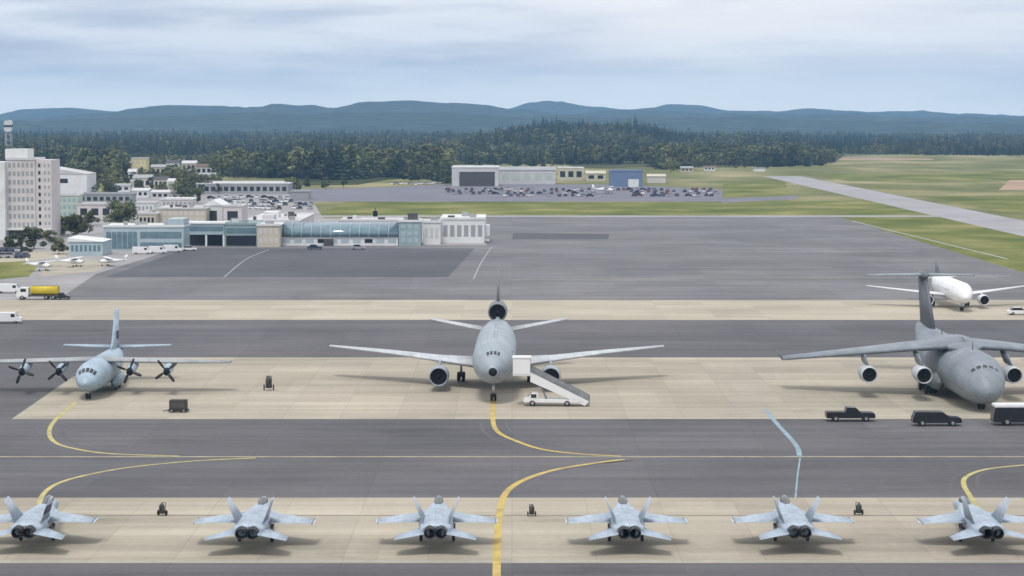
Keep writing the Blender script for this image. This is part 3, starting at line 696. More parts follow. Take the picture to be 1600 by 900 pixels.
# bridge section on columns
p0, p1 = G(289, 385), G(351, 385); w = p1.x - p0.x; Y = p0.y
t = root('link_bridge', 'blue link building standing on white columns over a dark underpass', 'terminal', ((p0.x + p1.x) / 2, Y, 0))
MB().box(-w / 2, w / 2, 0, 9, 3.6, ZAT(350, Y)).build('wall', M['blue_panel'], t); MB().box(-w / 2 - .2, w / 2 + .2, -.3, 9.3, ZAT(350, Y) + .01, ZAT(350, Y) + .5).build('roof', M['whitewall'], t)
MB().box(-w / 2 + .3, w / 2 - .3, -.08, .08, 4.7, 6.1).build('window_band', M['blue_glass'], t)
MB().box(-w / 2, w / 2, 8, 8.4, 0, 3.59).build('back_wall', M['darkroof'], t)
for x in (-w / 2 + .3, 0.4, w / 2 - .3): MB().box(x - .3, x + .3, .1, .7, 0, 3.59).build('column', M['whitewall'], t)
t, w, h, Y = building('glass_terminal_wing', 'teal terminal wing with dark ground floor glass beside the link bridge', 'terminal', 352, 402, 385, 351, 14, 'teal', 'flat', 'teal', None)
MB().box(-w / 2 + .3, w / 2 - .3, -.08, .1, .2, h * .5).build('shopfront', M['glass'], t); MB().box(-w / 2 + .3, w / 2 - .3, -.08, .1, h * .6, h * .85).build('window_band', M['blue_glass'], t)
t, w, h, Y = building('terminal_corner', 'beige stone corner block at the left end of the glass pier', 'terminal', 402, 437, 386, 353, 12, 'beige', 'flat', 'whitewall', (2, 4, 'pink'))
# the pier with its curved glass roof
p0, p1 = G(438, 384), G(622, 384); w = p1.x - p0.x; Y = p0.y
t = root('glass_pier', 'long pier with a curved blue glass roof over white walls beside the apron', 'terminal', ((p0.x + p1.x) / 2, Y, 0))
hw = ZAT(370, Y); ht = ZAT(349, Y)
MB().box(-w / 2, w / 2, 0, 16, 0, hw).build('wall', M['whitewall'], t)
rg = []
for k in range(13):
    a = PI * k / 12; rg.append((8 - 8.4 * math.cos(a), hw + .01 + (ht - hw) * math.sin(a) ** .8))
MB().loft([[(x, yy, zz) for (yy, zz) in rg] for x in (-w / 2 + .6, w / 2)]).build('glass_roof', M['blue_glass'], t)
for k in range(1, 12):
    x = -w / 2 + .6 + (w - .6) * k / 12
    MB().loft([[(x + o, 8 + (yy - 8) * 1.008, hw + .02 + (zz - hw) * 1.015) for (yy, zz) in rg[:9]] + [(x + o, 8 + (yy - 8) * .99, hw + .0 + (zz - hw) * .985) for (yy, zz) in rg[:9][::-1]] for o in (-.06, .06)], 0, False).build('roof_rib', M['blue_panel'], t)
for k in range(10):
    x = -w / 2 + w * (k + .5) / 10; MB().box(x - 1.2, x + 1.2, -.08, .08, .9, hw - .7).build('window', M['glass'] if k in (3, 7) else M['blue_panel'], t)
MB().box(-w / 2 + w * .37, -w / 2 + w * .45, -1.4, -.01, 0, 2.1).build('porch', M['darkroof'], t)
t, w, h, Y = building('stair_tower', 'pale teal stair tower at the right end of the glass pier', 'terminal', 623, 657, 384, 347, 10, 'teal', 'flat', 'whitewall', (3, 3, 'blue_panel'))
MB().box(w / 2 - 4, w / 2 - 1, 2, 5, h + .36, h + 2.6).build('roof_plant', M['darkroof'], t)
t, w, h, Y = building('white_gatehouse', 'low white gatehouse right of the teal stair tower', 'terminal', 661, 688, 382, 348, 9, 'whitewall', 'flat', 'whitewall', (1, 3, 'pink'))
t, w, h, Y = building('white_hangar', 'white flat roofed apron building at the far right end of the terminal', 'terminal', 689, 757, 380, 343, 24, 'whitewall', 'flat', 'whitewall', (1, 6, 'greyroof'))
MB().box(w / 2 - 3, w / 2 + 1.6, 3, 9, 2.2, h * .75).build('side_porch', M['whitewall'], t)
# far side hangars
t, w, h, Y = building('hangar', 'big pale hangar with a wide dark doorway on the far side', 'hangar', 706, 779, 291, 262, 30, 'offwhite', 'flat', 'whitewall', None)
MB().box(-w / 2 + w * .16, w / 2 - w * .08, -.1, .1, 0, h * .78).build('hangar_door', M['darkroof'], t)
building('hangar', 'long white hangar right of the one with the dark doorway', 'hangar', 780, 868, 288, 261, 34, 'offwhite', 'gable', 'greyroof', (1, 5, 'greenwall'), rise=.2)
building('annex', 'low cream annex with a dark gate right of the long white hangar', 'building', 872, 912, 282, 263, 14, 'beige', 'flat', 'whitewall', (1, 3, 'glass'))
building('annex', 'cream shed between the low annex and the blue hangar', 'building', 916, 946, 283, 267, 14, 'beige', 'gable', 'beige', (1, 2, 'glass'))
t, w, h, Y = building('hangar', 'blue hangar with a white door on the far side', 'hangar', 954, 1004, 292, 268, 24, 'bluewall', 'flat', 'bluewall', None)
MB().box(w * .05, w * .38, -.1, .1, 0, h * .5).build('hangar_door', M['whitewall'], t)
building('annex', 'low pinkish shed with a tan roof right of the blue hangar', 'building', 1012, 1040, 286, 272, 12, 'pink', 'gable', 'beige', None)
building('cottage', 'cream cottage at the foot of the wood right of the dark round bush', 'house', 1064, 1083, 269, 260, 9, 'beige', 'gable', 'greyroof', (1, 3, 'glass'))
building('cottage', 'white cottage at the foot of the wood nearest the start of the runway', 'house', 1100, 1117, 267, 259, 9, 'whitewall', 'gable', 'redroof', (1, 3, 'glass'))
building('pumphouse', 'tiny white hut at the start of the runway by the wood', 'building', 1178, 1196, 268, 263, 8, 'whitewall', 'flat', 'greyroof', None)
# tower in the wood at the left edge
p = G(14, 250); t = root('water_tower', 'white tower with a dark lattice shaft rising above the wood at the far left', 'tower', (p.x, p.y, 0))
zt_, zb = ZAT(188, p.y), ZAT(206, p.y)
b = MB()
for sx_ in (-1, 1):
    for sy_ in (-1, 1): b.tube((sx_ * 3.4, sy_ * 3.4, 0), (sx_ * 2.4, sy_ * 2.4, zb), .4, .35, 6)
for k in range(5):
    z0, z1 = zb * k / 5, zb * (k + 1) / 5
    for sy_ in (-1, 1): b.tube((-3.2, sy_ * 3, z0), (3.2, sy_ * 3, z1), .2, .2, 5); b.tube((3.2, sy_ * 3, z0), (-3.2, sy_ * 3, z1), .2, .2, 5)
b.build('lattice_shaft', M['steel'], t); MB().body([(-3.4, (zt_ + zb) / 2, 3.6, (zt_ - zb) / 2), (3.4, (zt_ + zb) / 2, 3.6, (zt_ - zb) / 2)], 16, e=4).build('cabin', M['whitewall'], t)
MB().box(-3.65, 3.65, -3.6, 3.5, (zt_ + zb) / 2 - 1, (zt_ + zb) / 2 + 1.1).build('window_band', M['glass'], t); MB().tube((0, 0, zt_), (0, 0, zt_ + 6), .25, .1).build('antenna', M['steel'], t)

# ------------------------------------------------------------------ aircraft
def nacelle(name, mat, parent, x, y, z, r, L, fan=True):
    """jet engine: cowl with rounded lip and open duct > fan, spinner, exhaust cone"""
    mb = MB().lathe([(y + 1.2, r * .87), (y + .35, r * .87), (y + .08, r * .9), (y, r * .95), (y + .12, r * .99), (y + .7, r * 1.05), (y + L * .45, r * 1.06), (y + L * .8, r * .9), (y + L, r * .72), (y + L, r * .62), (y + L * .8, r * .6)], x, z, 26)
    e = mb.build(name, mat, parent)
    MB().lathe([(y + .55, .02), (y + .56, r * .88)], x, z, 26).build('fan', M['black'], e)
    MB().lathe([(y + .18, .02), (y + .3, r * .16), (y + .54, r * .22)], x, z, 14).build('spinner', M['black'], e)
    MB().lathe([(y + L * .8, r * .55), (y + L, r * .42), (y + L * 1.22, .04)], x, z, 18).build('exhaust_cone', M['burnt'], e)
    return e
def gear(parent, x, y, z, wr, ww, n, rows=1, name='landing_gear'):
    g_ = MB().tube((x, y, wr), (x, y, z), .16, .2, 8).build(name, M['metal'], parent)
    for i in range(n):
        for j in range(rows):
            xx = x + (i - (n - 1) / 2) * ww * 1.35; yy = y + (j - (rows - 1) / 2) * wr * 2.25
            MB().wheel(xx, yy, wr, ww, wr + .03).build('wheel', M['rubber'], g_)
    return g_
def pair(fn):
    for s in (-1, 1): fn(s)

# --- three-engined tanker in the middle
nX, nY = G(771, 627).x, G(771, 627).y
T = root('tanker_jet', 'grey three engined tanker jet facing the camera, with boarding stairs at its door', 'airplane', (nX, nY, .05), R(-.5))
o = lambda y: y - 5.5
MB().body([(o(0), 4.55, .05, .05), (o(.25), 4.58, .55, .55), (o(.9), 4.68, 1.15, 1.15), (o(2.0), 4.85, 1.8, 1.85), (o(3.8), 5.1, 2.45, 2.5), (o(6), 5.25, 2.85, 2.88), (o(9), 5.3, 3.01, 3.01), (o(32), 5.3, 3.01, 3.01), (o(39), 5.5, 2.7, 2.75),
           (o(45), 5.95, 2.0, 2.1), (o(50), 6.4, 1.2, 1.3), (o(54), 6.8, .4, .5)], 36).build('fuselage', M['grey'], T)
MB().body([(o(-.06), 4.54, .05, .05), (o(.2), 4.58, .52, .52), (o(.34), 4.59, .63, .63), (o(.36), 4.59, .5, .5)], 20).build('radome', M['black'], T)
def cockpit(parent, rows, mat='glass'):
    for (pts_) in rows: MB().add(pts_, [tuple(range(len(pts_)))]).build('cockpit_window', M[mat], parent)
def onbody(y, zc, rx, rz, a, k=1.012): return (math.cos(a) * rx * k, y, zc + math.sin(a) * rz * k)
cw = []
for a0 in (62, 76, 91, 105):
    a0 -= 0; cw.append([onbody(o(2.2), 4.88, 1.87, 1.92, R(a0)), onbody(o(2.2), 4.88, 1.87, 1.92, R(a0 + 11)), onbody(o(2.95), 4.98, 2.145, 2.2, R(a0 + 10)), onbody(o(2.95), 4.98, 2.145, 2.2, R(a0 + 1))])
cockpit(T, cw)
def wing_pair(parent, st, nrm_tilt, mat, name='wing'):
    for s in (-1, 1): MB().foil([((p[0] * s, p[1], p[2]), c, t) for (p, c, t) in st], (-nrm_tilt * s, 0, 1)).build(name, mat, parent)
wing_pair(T, [((1.5, o(17.2), 3.45), 13.4, 1.5), ((8.5, o(22.4), 3.85), 8.0, .8), ((16, o(27.6), 4.35), 5.4, .5), ((25.2, o(34), 4.75), 2.4, .22)], .06, M['grey_light'])
wing_pair(T, [((.8, o(44), 5.9), 7.4, .7), ((10.85, o(50.8), 7.4), 2.9, .3)], .15, M['grey_light'], 'tailplane')
MB().foil([((0, o(40.5), 7.6), 9, .85), ((0, o(42.5), 8.4), 8.5, .8)], (1, 0, 0)).build('engine_pylon', M['grey'], T)
nacelle('engine', M['tank_fin'], T, 0, o(42.6), 9.1, 1.42, 11.5)
MB().foil([((0, o(45.2), 10.3), 7.6, .5), ((0, o(50.2), 15.0), 3.2, .24)], (1, 0, 0)).build('tail_fin', M['tank_fin'], T)
for s in (-1, 1):
    e = nacelle('engine', M['grey'], T, 8.0 * s, o(15.8), 2.15, 1.36, 6.6)
    MB().foil([((8.0 * s, o(18.2), 3.2), 6, .4), ((8.0 * s, o(21.2), 4.0), 5, .4)], (1, 0, 0)).build('pylon', M['grey'], e)
    gear(T, 5.2 * s, o(29.5), 3.6, .66, .5, 2, 2)
gear(T, 0, o(30.5), 2.6, .62, .45, 2); gear(T, 0, o(5.5), 2.6, .5, .36, 2)
MB().add([onbody(o(6.6), 5.27, 2.9, 2.92, R(30)), onbody(o(6.6), 5.27, 2.9, 2.92, R(-9)), onbody(o(7.7), 5.28, 2.95, 2.97, R(-9)), onbody(o(7.7), 5.28, 2.95, 2.97, R(30))], [(0, 1, 2, 3)]).build('door', M['glass'], T)

for y in (11, 16, 27): MB().foil([((0, o(y), 8.28), .55, .07), ((0, o(y) + .35, 8.75), .25, .04)], (1, 0, 0)).build('antenna', M['burnt'], T)
MB().tube((0, o(46), 4.2), (0, o(53), 3.6), .22, .14).build('refuelling_boom', M['grey_light'], T)
for s in (-1, 1): MB().tube((1.1 * s, o(1.5), 4.3), (1.25 * s, o(1.5), 4.28), .03).build('probe', M['burnt'], T)
# --- four-engined airlifter on the right
cX, cY = 63.0, 302.0
A = root('jet_airlifter', 'huge grey four engined airlifter with a high wing and a T tail', 'airplane', (cX, cY, .05), R(.3))
MB().body([(0, 2.75, .05, .05), (.3, 2.8, .9, .8), (1.2, 3.05, 1.75, 1.6), (2.8, 3.45, 2.6, 2.45), (5, 3.8, 3.15, 3.05), (8, 4.05, 3.42, 3.4), (30, 4.05, 3.42, 3.4), (35, 4.55, 3.2, 3.0), (41, 5.6, 2.4, 2.1), (47, 6.6, 1.5, 1.3), (51.5, 7.2, .6, .6), (52.5, 7.3, .15, .2)], 36).build('fuselage', M['airlift'], A)
for s in (-1, 1): MB().body([(17, 2.3, .1, .1), (19, 2.3, .9, 1.3), (22, 2.3, 1.1, 1.5), (29, 2.3, 1.1, 1.5), (32, 2.4, .8, 1.1), (34.5, 2.6, .1, .1)], 18).build('gear_sponson', M['airlift'], A).location.x = 3.1 * s
MB().body([(13, 7.1, .3, .2), (16, 7.2, 2.3, .7), (19, 7.3, 2.8, .9), (26, 7.3, 2.8, .9), (30, 7.1, 2.0, .6), (33, 6.8, .3, .2)], 20).build('wing_fairing', M['airlift'], A)
wing_pair(A, [((0, 16.2, 7.5), 10.6, 1.7), ((7.0, 18.6, 6.8), 8.8, 1.3), ((14.4, 22.0, 5.8), 6.9, 1.0), ((24.0, 26.8, 4.5), 4.2, .6)], -.12, M['airlift'])
for s in (-1, 1): MB().foil([((24.0 * s, 27.2, 4.5), 3.4, .3), ((24.5 * s, 29.4, 5.5), 1.4, .15)], (1, 0, -.4 * s)).build('winglet', M['airlift_dark'], A)
for s in (-1, 1):
    for (x, y, z) in ((6.2, 13.0, 3.65), (13.1, 17.0, 3.3)):
        e = nacelle('engine', M['grey_light'], A, x * s, y, z, 1.12, 5.8)
        MB().foil([((x * s, y + 1.5, z + 1.15), 5.5, .4), ((x * s, y + 4.6, z + 2.6), 5.5, .4)], (1, 0, 0)).build('pylon', M['airlift'], e)
MB().foil([((0, 38.8, 6.7), 11.5, 1.2), ((0, 46.5, 15.0), 6.6, .75)], (1, 0, 0)).build('tail_fin', M['airlift_dark'], A)
wing_pair(A, [((0, 46.4, 15.2), 6.2, .5), ((8.3, 50.6, 14.9), 2.9, .22)], -.03, M['airlift'], 'tailplane')
MB().body([(45.5, 15.15, .1, .1), (47, 15.2, .6, .55), (51, 15.15, .6, .5), (53.6, 14.95, .08, .1)], 14).build('tail_bullet', M['airlift_dark'], A)
cw = []
for a0 in (48, 66, 84, 102, 120): cw.append([onbody(2.8, 3.45, 2.6, 2.45, R(a0)), onbody(2.8, 3.45, 2.6, 2.45, R(a0 + 13)), onbody(3.45, 3.555, 2.762, 2.627, R(a0 + 12)), onbody(3.45, 3.555, 2.762, 2.627, R(a0 + 1))])
cockpit(A, cw)
for y in (11, 24, 33): MB().foil([((0, y, 7.4 if y < 30 else 7.45), .6, .08), ((0, y + .4, 8.5), .25, .04)], (1, 0, 0)).build('antenna', M['burnt'], A)
gear(A, 0, 5.2, 1.8, .52, .4, 2)
for s in (-1, 1):
    for y in (22.5, 27): gear(A, 3.6 * s, y, 2.0, .62, .45, 3)

# --- four-propeller transport on the left
P = root('propeller_transport', 'pale blue grey four propeller transport plane parked at the left edge', 'airplane', (-58.9, 315.5, .05), R(0))
MB().body([(0, 2.4, .05, .05), (.3, 2.42, .55, .5), (1.2, 2.5, 1.15, 1.05), (2.4, 2.75, 1.65, 1.6), (4, 2.9, 2.0, 1.95), (6, 2.95, 2.15, 2.1), (17, 2.95, 2.15, 2.1), (21, 3.4, 1.85, 1.65), (25, 4.1, 1.2, 1.0), (29, 4.7, .5, .4), (29.8, 4.8, .1, .1)], 32).build('fuselage', M['trans'], P)
for s in (-1, 1): MB().body([(11.5, 1.3, .1, .1), (13, 1.3, .6, .9), (18.5, 1.3, .6, .9), (20.5, 1.4, .1, .1)], 16).build('gear_sponson', M['trans'], P).location.x = 1.95 * s
wing_pair(P, [((0, 10, 4.65), 5.0, .75), ((10, 10.1, 4.4), 4.7, .62), ((18.7, 11.2, 4.25), 2.5, .3)], .02, M['trans_wing'])
MB().foil([((0, 20.5, 4.6), 8.2, .75), ((0, 22.3, 6.0), 6.0, .6), ((0, 25.2, 10.6), 3.4, .35)], (1, 0, 0)).build('tail_fin', M['trans'], P)
wing_pair(P, [((.3, 25.0, 5.0), 4.4, .45), ((8.0, 26.4, 5.2), 2.2, .2)], .02, M['trans'], 'tailplane')
for s in (-1, 1): MB().box(.32 * s - .02, .32 * s + .02, 24.3, 26.3, 6.3, 7.5).build('fin_marking', M['navy'], P)
for s in (-1, 1):
    for x in (5.0, 10.2):
        zc = 3.5
        e = MB().body([(7.6, zc, .42, .45), (8.4, zc, .58, .66), (10, zc + .1, .6, .72), (12.5, zc + .3, .5, .55), (15, zc + .6, .1, .1)], 16).build('engine', M['trans'], P); e.location.x = x * s
        MB().lathe([(6.5, .02), (6.75, .22), (7.2, .38), (7.58, .42)], 0, zc, 14).build('spinner', M['black'], e)
        MB().lathe([(7.6, .1), (7.58, .5)], 0, zc - .25, 12).build('intake', M['black'], e)
        pr = MB(); a0 = rnd.random()
        for k in range(4):
            a = a0 + k * PI / 2 + .35; c, d = math.cos(a), math.sin(a); rg = []
            for (rr, wd, tw) in ((.3, .10, .9), (.8, .24, .7), (1.4, .23, .45), (1.88, .15, .3)):
                qx, qz = -d, c; u = Vector((qx * math.cos(tw), math.sin(tw), qz * math.cos(tw))); n2 = Vector((-qx * math.sin(tw), math.cos(tw), -qz * math.sin(tw)))
                ctr = Vector((c * rr, 7.1, zc + d * rr)); rg.append([ctr + u * wd, ctr + n2 * .04, ctr - u * wd, ctr - n2 * .04])
            pr.loft(rg)
        pr.build('propeller', M['prop'], e)
cw = []
for a0 in (38, 58, 79, 101, 122): cw.append([onbody(1.75, 2.62, 1.4, 1.34, R(a0)), onbody(1.75, 2.62, 1.4, 1.34, R(a0 + 17)), onbody(2.55, 2.78, 1.70, 1.65, R(a0 + 16)), onbody(2.55, 2.78, 1.70, 1.65, R(a0 + 1))])
cockpit(P, cw)
gear(P, 0, 2.8, 1.4, .42, .3, 2)
for s in (-1, 1):
    for y in (14, 16.5): gear(P, 1.95 * s, y, 1.3, .6, .45, 1)

# --- white twin jet behind the airlifter
W = root('white_airliner', 'white twin engined airliner parked behind the airlifter', 'airplane', (91.2, 460.5, .05), R(.2))
MB().body([(0, 3.0, .05, .05), (.3, 3.02, .5, .5), (1.2, 3.2, 1.1, 1.15), (2.6, 3.45, 1.68, 1.75), (5, 3.65, 2.15, 2.2), (24, 3.65, 2.2, 2.25), (29, 3.95, 1.75, 1.75), (34, 4.6, .75, .75), (36.5, 4.9, .2, .2)], 30).build('fuselage', M['whitep'], W)
wing_pair(W, [((1.0, 11.5, 2.6), 7.2, .9), ((6, 14.6, 3.0), 4.4, .55), ((16.8, 20.5, 4.0), 1.6, .2)], .09, M['wingw'])
MB().foil([((0, 28.2, 5.2), 6.2, .5), ((0, 32.2, 9.1), 2.6, .22)], (1, 0, 0)).build('tail_fin', M['tank_fin'], W)
wing_pair(W, [((.4, 31.2, 4.7), 3.6, .4), ((6.2, 34.2, 5.3), 1.5, .15)], .08, M['wingw'], 'tailplane')
for s in (-1, 1):
    e = nacelle('engine', M['wingw'], W, 5.75 * s, 10.2, 1.75, 1.05, 4.2)
    MB().foil([((5.75 * s, 11.5, 2.6), 4, .3), ((5.75 * s, 13.5, 3.0), 3.5, .3)], (1, 0, 0)).build('pylon', M['wingw'], e)
    gear(W, 3.6 * s, 17.8, 2.6, .55, .4, 2)
gear(W, 0, 5, 1.8, .42, .3, 2)
cw = []
for a0 in (46, 67, 90, 112): cw.append([onbody(1.9, 3.32, 1.37, 1.44, R(a0)), onbody(1.9, 3.32, 1.37, 1.44, R(a0 + 17)), onbody(2.7, 3.46, 1.63, 1.73, R(a0 + 16)), onbody(2.7, 3.46, 1.63, 1.73, R(a0 + 1))])
cockpit(W, cw)
MB().body([(7.6, 4.1, 2.17, .12), (24, 4.1, 2.17, .12)], 30).build('window_line', M['grey'], W)

# --- fighters seen from behind (nose away from the camera): local y runs from nozzle (0) forward, away from the camera
def make_fighter(label):
    t = root('fighter_jet', label, 'airplane', (0, 0, 0), 0, 'fighter jets parked in a row tail to camera')
    n = lambda y: 17 - y
    MB().body([(n(0), 1.95, .02, .02), (n(.7), 1.97, .25, .23), (n(2), 2.05, .46, .45), (n(3.5), 2.15, .6, .62), (n(5.5), 2.15, .78, .74), (n(7), 2.1, 1.15, .76), (n(9), 2.05, 1.42, .78), (n(12), 2.0, 1.6, .76), (n(14.5), 1.98, 1.5, .68), (n(15.8), 1.98, 1.3, .6), (n(16.0), 1.98, 1.2, .5)], 26, e=2.5).build('fuselage', M['fight'], t)
    MB().body([(n(3.0), 2.65, .05, .05), (n(3.5), 2.72, .33, .34), (n(4.3), 2.82, .43, .52), (n(5.2), 2.85, .43, .46), (n(6.6), 2.75, .28, .2), (n(7.2), 2.7, .08, .06)], 18).build('canopy', M['canopy'], t)
    MB().body([(n(6.2), 2.7, .2, .16), (n(7.4), 2.72, .42, .26), (n(10), 2.62, .4, .26), (n(14), 2.4, .2, .12)], 14).build('spine', M['fight'], t)
    def fl(st, nrm, name, m):                                   # chord runs aft, which is -y here
        b_ = MB().foil([((p[0], -p[1], p[2]), c, th_) for (p, c, th_) in st], nrm); b_.v = [(v[0], -v[1], v[2]) for v in b_.v]; return b_.build(name, m, t)
    for s in (-1, 1):
        fl([((.5 * s, n(4.8), 2.3), 4.6, .14), ((1.15 * s, n(6.6), 2.35), 3.0, .12), ((1.5 * s, n(7.8), 2.35), 1.6, .1)], (0, 0, 1), 'root_extension', M['fight'])
        fl([((1.1 * s, n(7.4), 2.3), 5.6, .3), ((4.0 * s, n(9.2), 2.2), 3.5, .18), ((5.35 * s, n(10.1), 2.12), 2.4, .1)], (.03 * s, 0, 1), 'wing', M['fight'])
        fl([((1.0 * s, n(13.1), 1.95), 4.2, .24), ((3.65 * s, n(15.6), 1.5), 2.1, .08)], (.15 * s, 0, 1), 'stabilator', M['fight'])
        fl([((1.15 * s, n(10.4), 2.4), 4.3, .3), ((2.02 * s, n(12.9), 4.65), 2.1, .14)], (1, -.07 * s, -.4 * s), 'tail_fin', M['fight_fin'])
        r_ = MB().tube((5.4 * s, n(9.4), 2.1), (5.4 * s, n(12.4), 2.1), .06).build('missile_rail', M['fight_dark'], t)
        MB().tube((5.5 * s, n(9.2), 2.02), (5.5 * s, n(12.0), 2.02), .065).build('missile', M['wingw'], r_)
        nz = MB().lathe([(1.35, .58), (.9, .57), (.15, .5), (0, .47), (.1, .43), (1.1, .36), (1.12, .02)], .5 * s, 1.95, 22).build('nozzle', M['burnt'], t)
        MB().box(.75 * s if s > 0 else -1.6, 1.6 if s > 0 else -.75, n(7.6), n(6.6), 1.35, 1.75).build('intake', M['black'], t)
        gear(t, 1.5 * s, n(10.2), 1.7, .36, .28, 1)
        MB().box(.3 * s - .25, .3 * s + .25, 1.0, 1.5, 1.5, 2.4).build('nozzle_fairing', M['burnt'], t)
    gear(t, 0, n(4.6), 1.6, .26, .16, 2)
    return t
fl_ = [(34, 'pale grey fighter jet with a dark tail fin band at the left edge'),
       (385, 'pale grey fighter jet below the dark generator cart, second from the left'),
       (680, 'pale grey fighter jet just left of the vertical yellow line'),
       (984, 'pale grey fighter jet right of the vertical yellow line, its nose towards the taxiway'),
       (1251, 'pale grey fighter jet below the pale blue guide line'),
       (1551, 'pale grey fighter jet at the right edge under the curved yellow line')]
proto = None
Yn = G(800, 869).y
for i, (px, lb) in enumerate(fl_):
    if proto is None: f_ = proto = make_fighter(lb)
    else: f_ = copy_tree(proto); f_['label'] = lb
    f_.location = (XAT(px, Yn), Yn + (.3, -.2, .1, 0, .25, -.1)[i], .05); f_.rotation_euler = (0, 0, R((.6, -1, .3, .2, -.2, .8)[i]))
# the first jet wears a dark tail band (its own detail)
first = next(o_ for o_ in col.objects if o_.name == 'fighter_jet')
for ch in list(first.children):
    if ch.name.startswith('tail_fin') and ch.data.vertices[0].co.x > 0:
        bnd = MB().foil([((1.47, -(17 - 11.3), 3.25), 3.6, .34), ((1.78, -(17 - 12.2), 4.05), 2.75, .3)], (1, -.07, -.4)); bnd.v = [(v[0], -v[1], v[2]) for v in bnd.v]
        o_ = bnd.build('tail_band', M['navy'], ch); o_['label'] = 'dark band across the fin'

# ------------------------------------------------------------------ ground vehicles
def wheels(t, xs_, y0, y1, r, w=.24, axis='y'):
    for x in xs_:
        for y in (y0, y1):
            wv = MB().wheel(x, y, r, w, r, axis='y').build('wheel', M['rubber'], t)
            MB().wheel(x, y + (-.03 if y == y0 else .03), r * .55, w * .9, r, axis='y').build('rim', M['metal'], wv)
def prism(mb, prof, y0, y1, mi=0):
    n = len(prof); mb.add([(x, y0, z) for x, z in prof] + [(x, y1, z) for x, z in prof], [tuple(range(n))[::-1], tuple(range(n, 2 * n))] + [(i, (i + 1) % n, n + (i + 1) % n, n + i) for i in range(n)], mi); return mb
def suv(name, label, cat, px, py, L, body, kind='suv', rz=0):
    p = G(px, py); t = root(name, label, cat, (p.x, p.y, .03), rz); h = L / 2
    if kind == 'pickup':
        prism(MB(), [(-h, .45), (h, .45), (h, .95), (h - .15, 1.12), (h * .38, 1.18), (-h, 1.2)], -.98, .98).build('body', body, t, bevel=.06)
        prism(MB(), [(-h * .22, 1.17), (h * .42, 1.17), (h * .22, 1.78), (-h * .17, 1.85)], -.85, .85).build('cab', body, t, bevel=.05)
        prism(MB(), [(-h * .17, 1.25), (h * .34, 1.25), (h * .2, 1.68), (-h * .13, 1.72)], -.87, .87).build('side_window', M['glass'], t)
        MB().box(-h + .12, -h * .27, -.8, .8, 1.201, 1.23).build('load_bed_cover', M['darkroof'], t)
    else:
        prism(MB(), [(-h, .42), (h, .42), (h, .9), (h - .2, 1.08), (h * .5, 1.18), (-h, 1.2)], -.97, .97).build('body', body, t, bevel=.06)
        prism(MB(), [(-h + .1, 1.17), (h * .5, 1.17), (h * .24, 1.75), (-h + .3, 1.8)], -.86, .86).build('cabin', body, t, bevel=.05)
        for a, c in ((-h * .86, -h * .42), (-h * .37, -h * .02), (h * .03, h * .3)): MB().box(a, c, -.885, -.84, 1.27, 1.66).build('side_window', M['glass'], t)
        MB().add([(h * .49, -.75, 1.2), (h * .49, .75, 1.2), (h * .27, .7, 1.72), (h * .27, -.7, 1.72)], [(0, 1, 2, 3)]).build('windscreen', M['glass'], t).location.x = .03
        for y in (-.6, .6): MB().box(-h + .35, h * .2, y - .03, y + .03, 1.82, 1.87).build('roof_rail', M['metal'], t)
    wheels(t, (-h * .62, h * .62), -.9, .9, .38)
    for y in (-.7, .7):
        MB().box(h - .06, h + .02, y - .18, y + .18, .74, .92).build('headlight', M['lamp'], t); MB().box(-h - .02, -h + .06, y - .12, y + .12, .85, 1.1).build('tail_light', M['redlens'], t)
    return t
suv('pickup_truck', 'long black pickup truck parked beneath the wing of the airlifter', 'pickup truck', 1328, 658, 6.3, M['car_black'], 'pickup')
suv('off_road_car', 'dark off road estate car parked between the black pickup and the bus', 'car', 1463, 665, 6.2, M['car_black'], 'suv')
# white-roofed bus at the right edge
p = G(1606, 664); t = root('crew_bus', 'dark minibus with a white roof in front of the nose of the airlifter', 'bus', (p.x, p.y, .03)); h = 4.6
prism(MB(), [(-h, .45), (h, .45), (h, 2.3), (-h + .25, 2.3), (-h, 1.3)], -1.1, 1.1).build('body', M['car_black'], t, bevel=.08)
MB().box(-h + .15, h, -1.12, 1.12, 2.302, 2.72).build('roof', M['car_white'], t, bevel=.1)
for k in range(6): MB().box(-h + .7 + k * 1.4, -h + 1.9 + k * 1.4, -1.125, -1.09, 1.35, 2.1).build('side_window', M['glass'], t)
wheels(t, (-h * .62, h * .6), -1.0, 1.0, .46)
# stairs truck at the tanker's door
p = G(868, 634); t = root('boarding_stairs_truck', 'white boarding stairs truck with a roofed landing against the tanker door', 'stairs truck', (p.x, p.y, .03), R(-3))
prism(MB(), [(-3.3, .5), (3.6, .5), (3.6, .95), (-3.3, .95)], -1.05, 1.05).build('chassis', M['car_white'], t, bevel=.05)
prism(MB(), [(-4.3, .5), (-2.35, .5), (-2.35, 1.75), (-3.2, 1.8), (-3.75, 1.2), (-4.3, 1.05)], -1.0, 1.0).build('cab', M['car_white'], t, bevel=.06)
MB().add([(-3.72, -.85, 1.24), (-3.72, .85, 1.24), (-3.24, .8, 1.75), (-3.24, -.8, 1.75)], [(0, 1, 2, 3)]).build('windscreen', M['glass'], t).location.x = -.03
for y in (-1.02, .98): MB().box(-3.3, -2.55, y, y + .04, 1.15, 1.65).build('side_window', M['glass'], t)
wheels(t, (-3.1, 1.6), -.95, .95, .42)
stx0, stx1, z0, z1 = -3.4, 4.6, 4.35, .35
for y in (-.95, .95):
    prism(MB(), [(stx0, z0 - 1.0), (stx1 - .6, z1 - .25), (stx1, z1 + .35), (stx0, z0 + .3)] if y < 0 else [(stx0, z0 - .4), (stx1 - .2, z1 - .2), (stx1, z1 + 1.0), (stx0, z0 + 1.0)], y - .05, y + .05).build('side_panel', M['car_white'] if y < 0 else M['steel'], t)
b = MB()
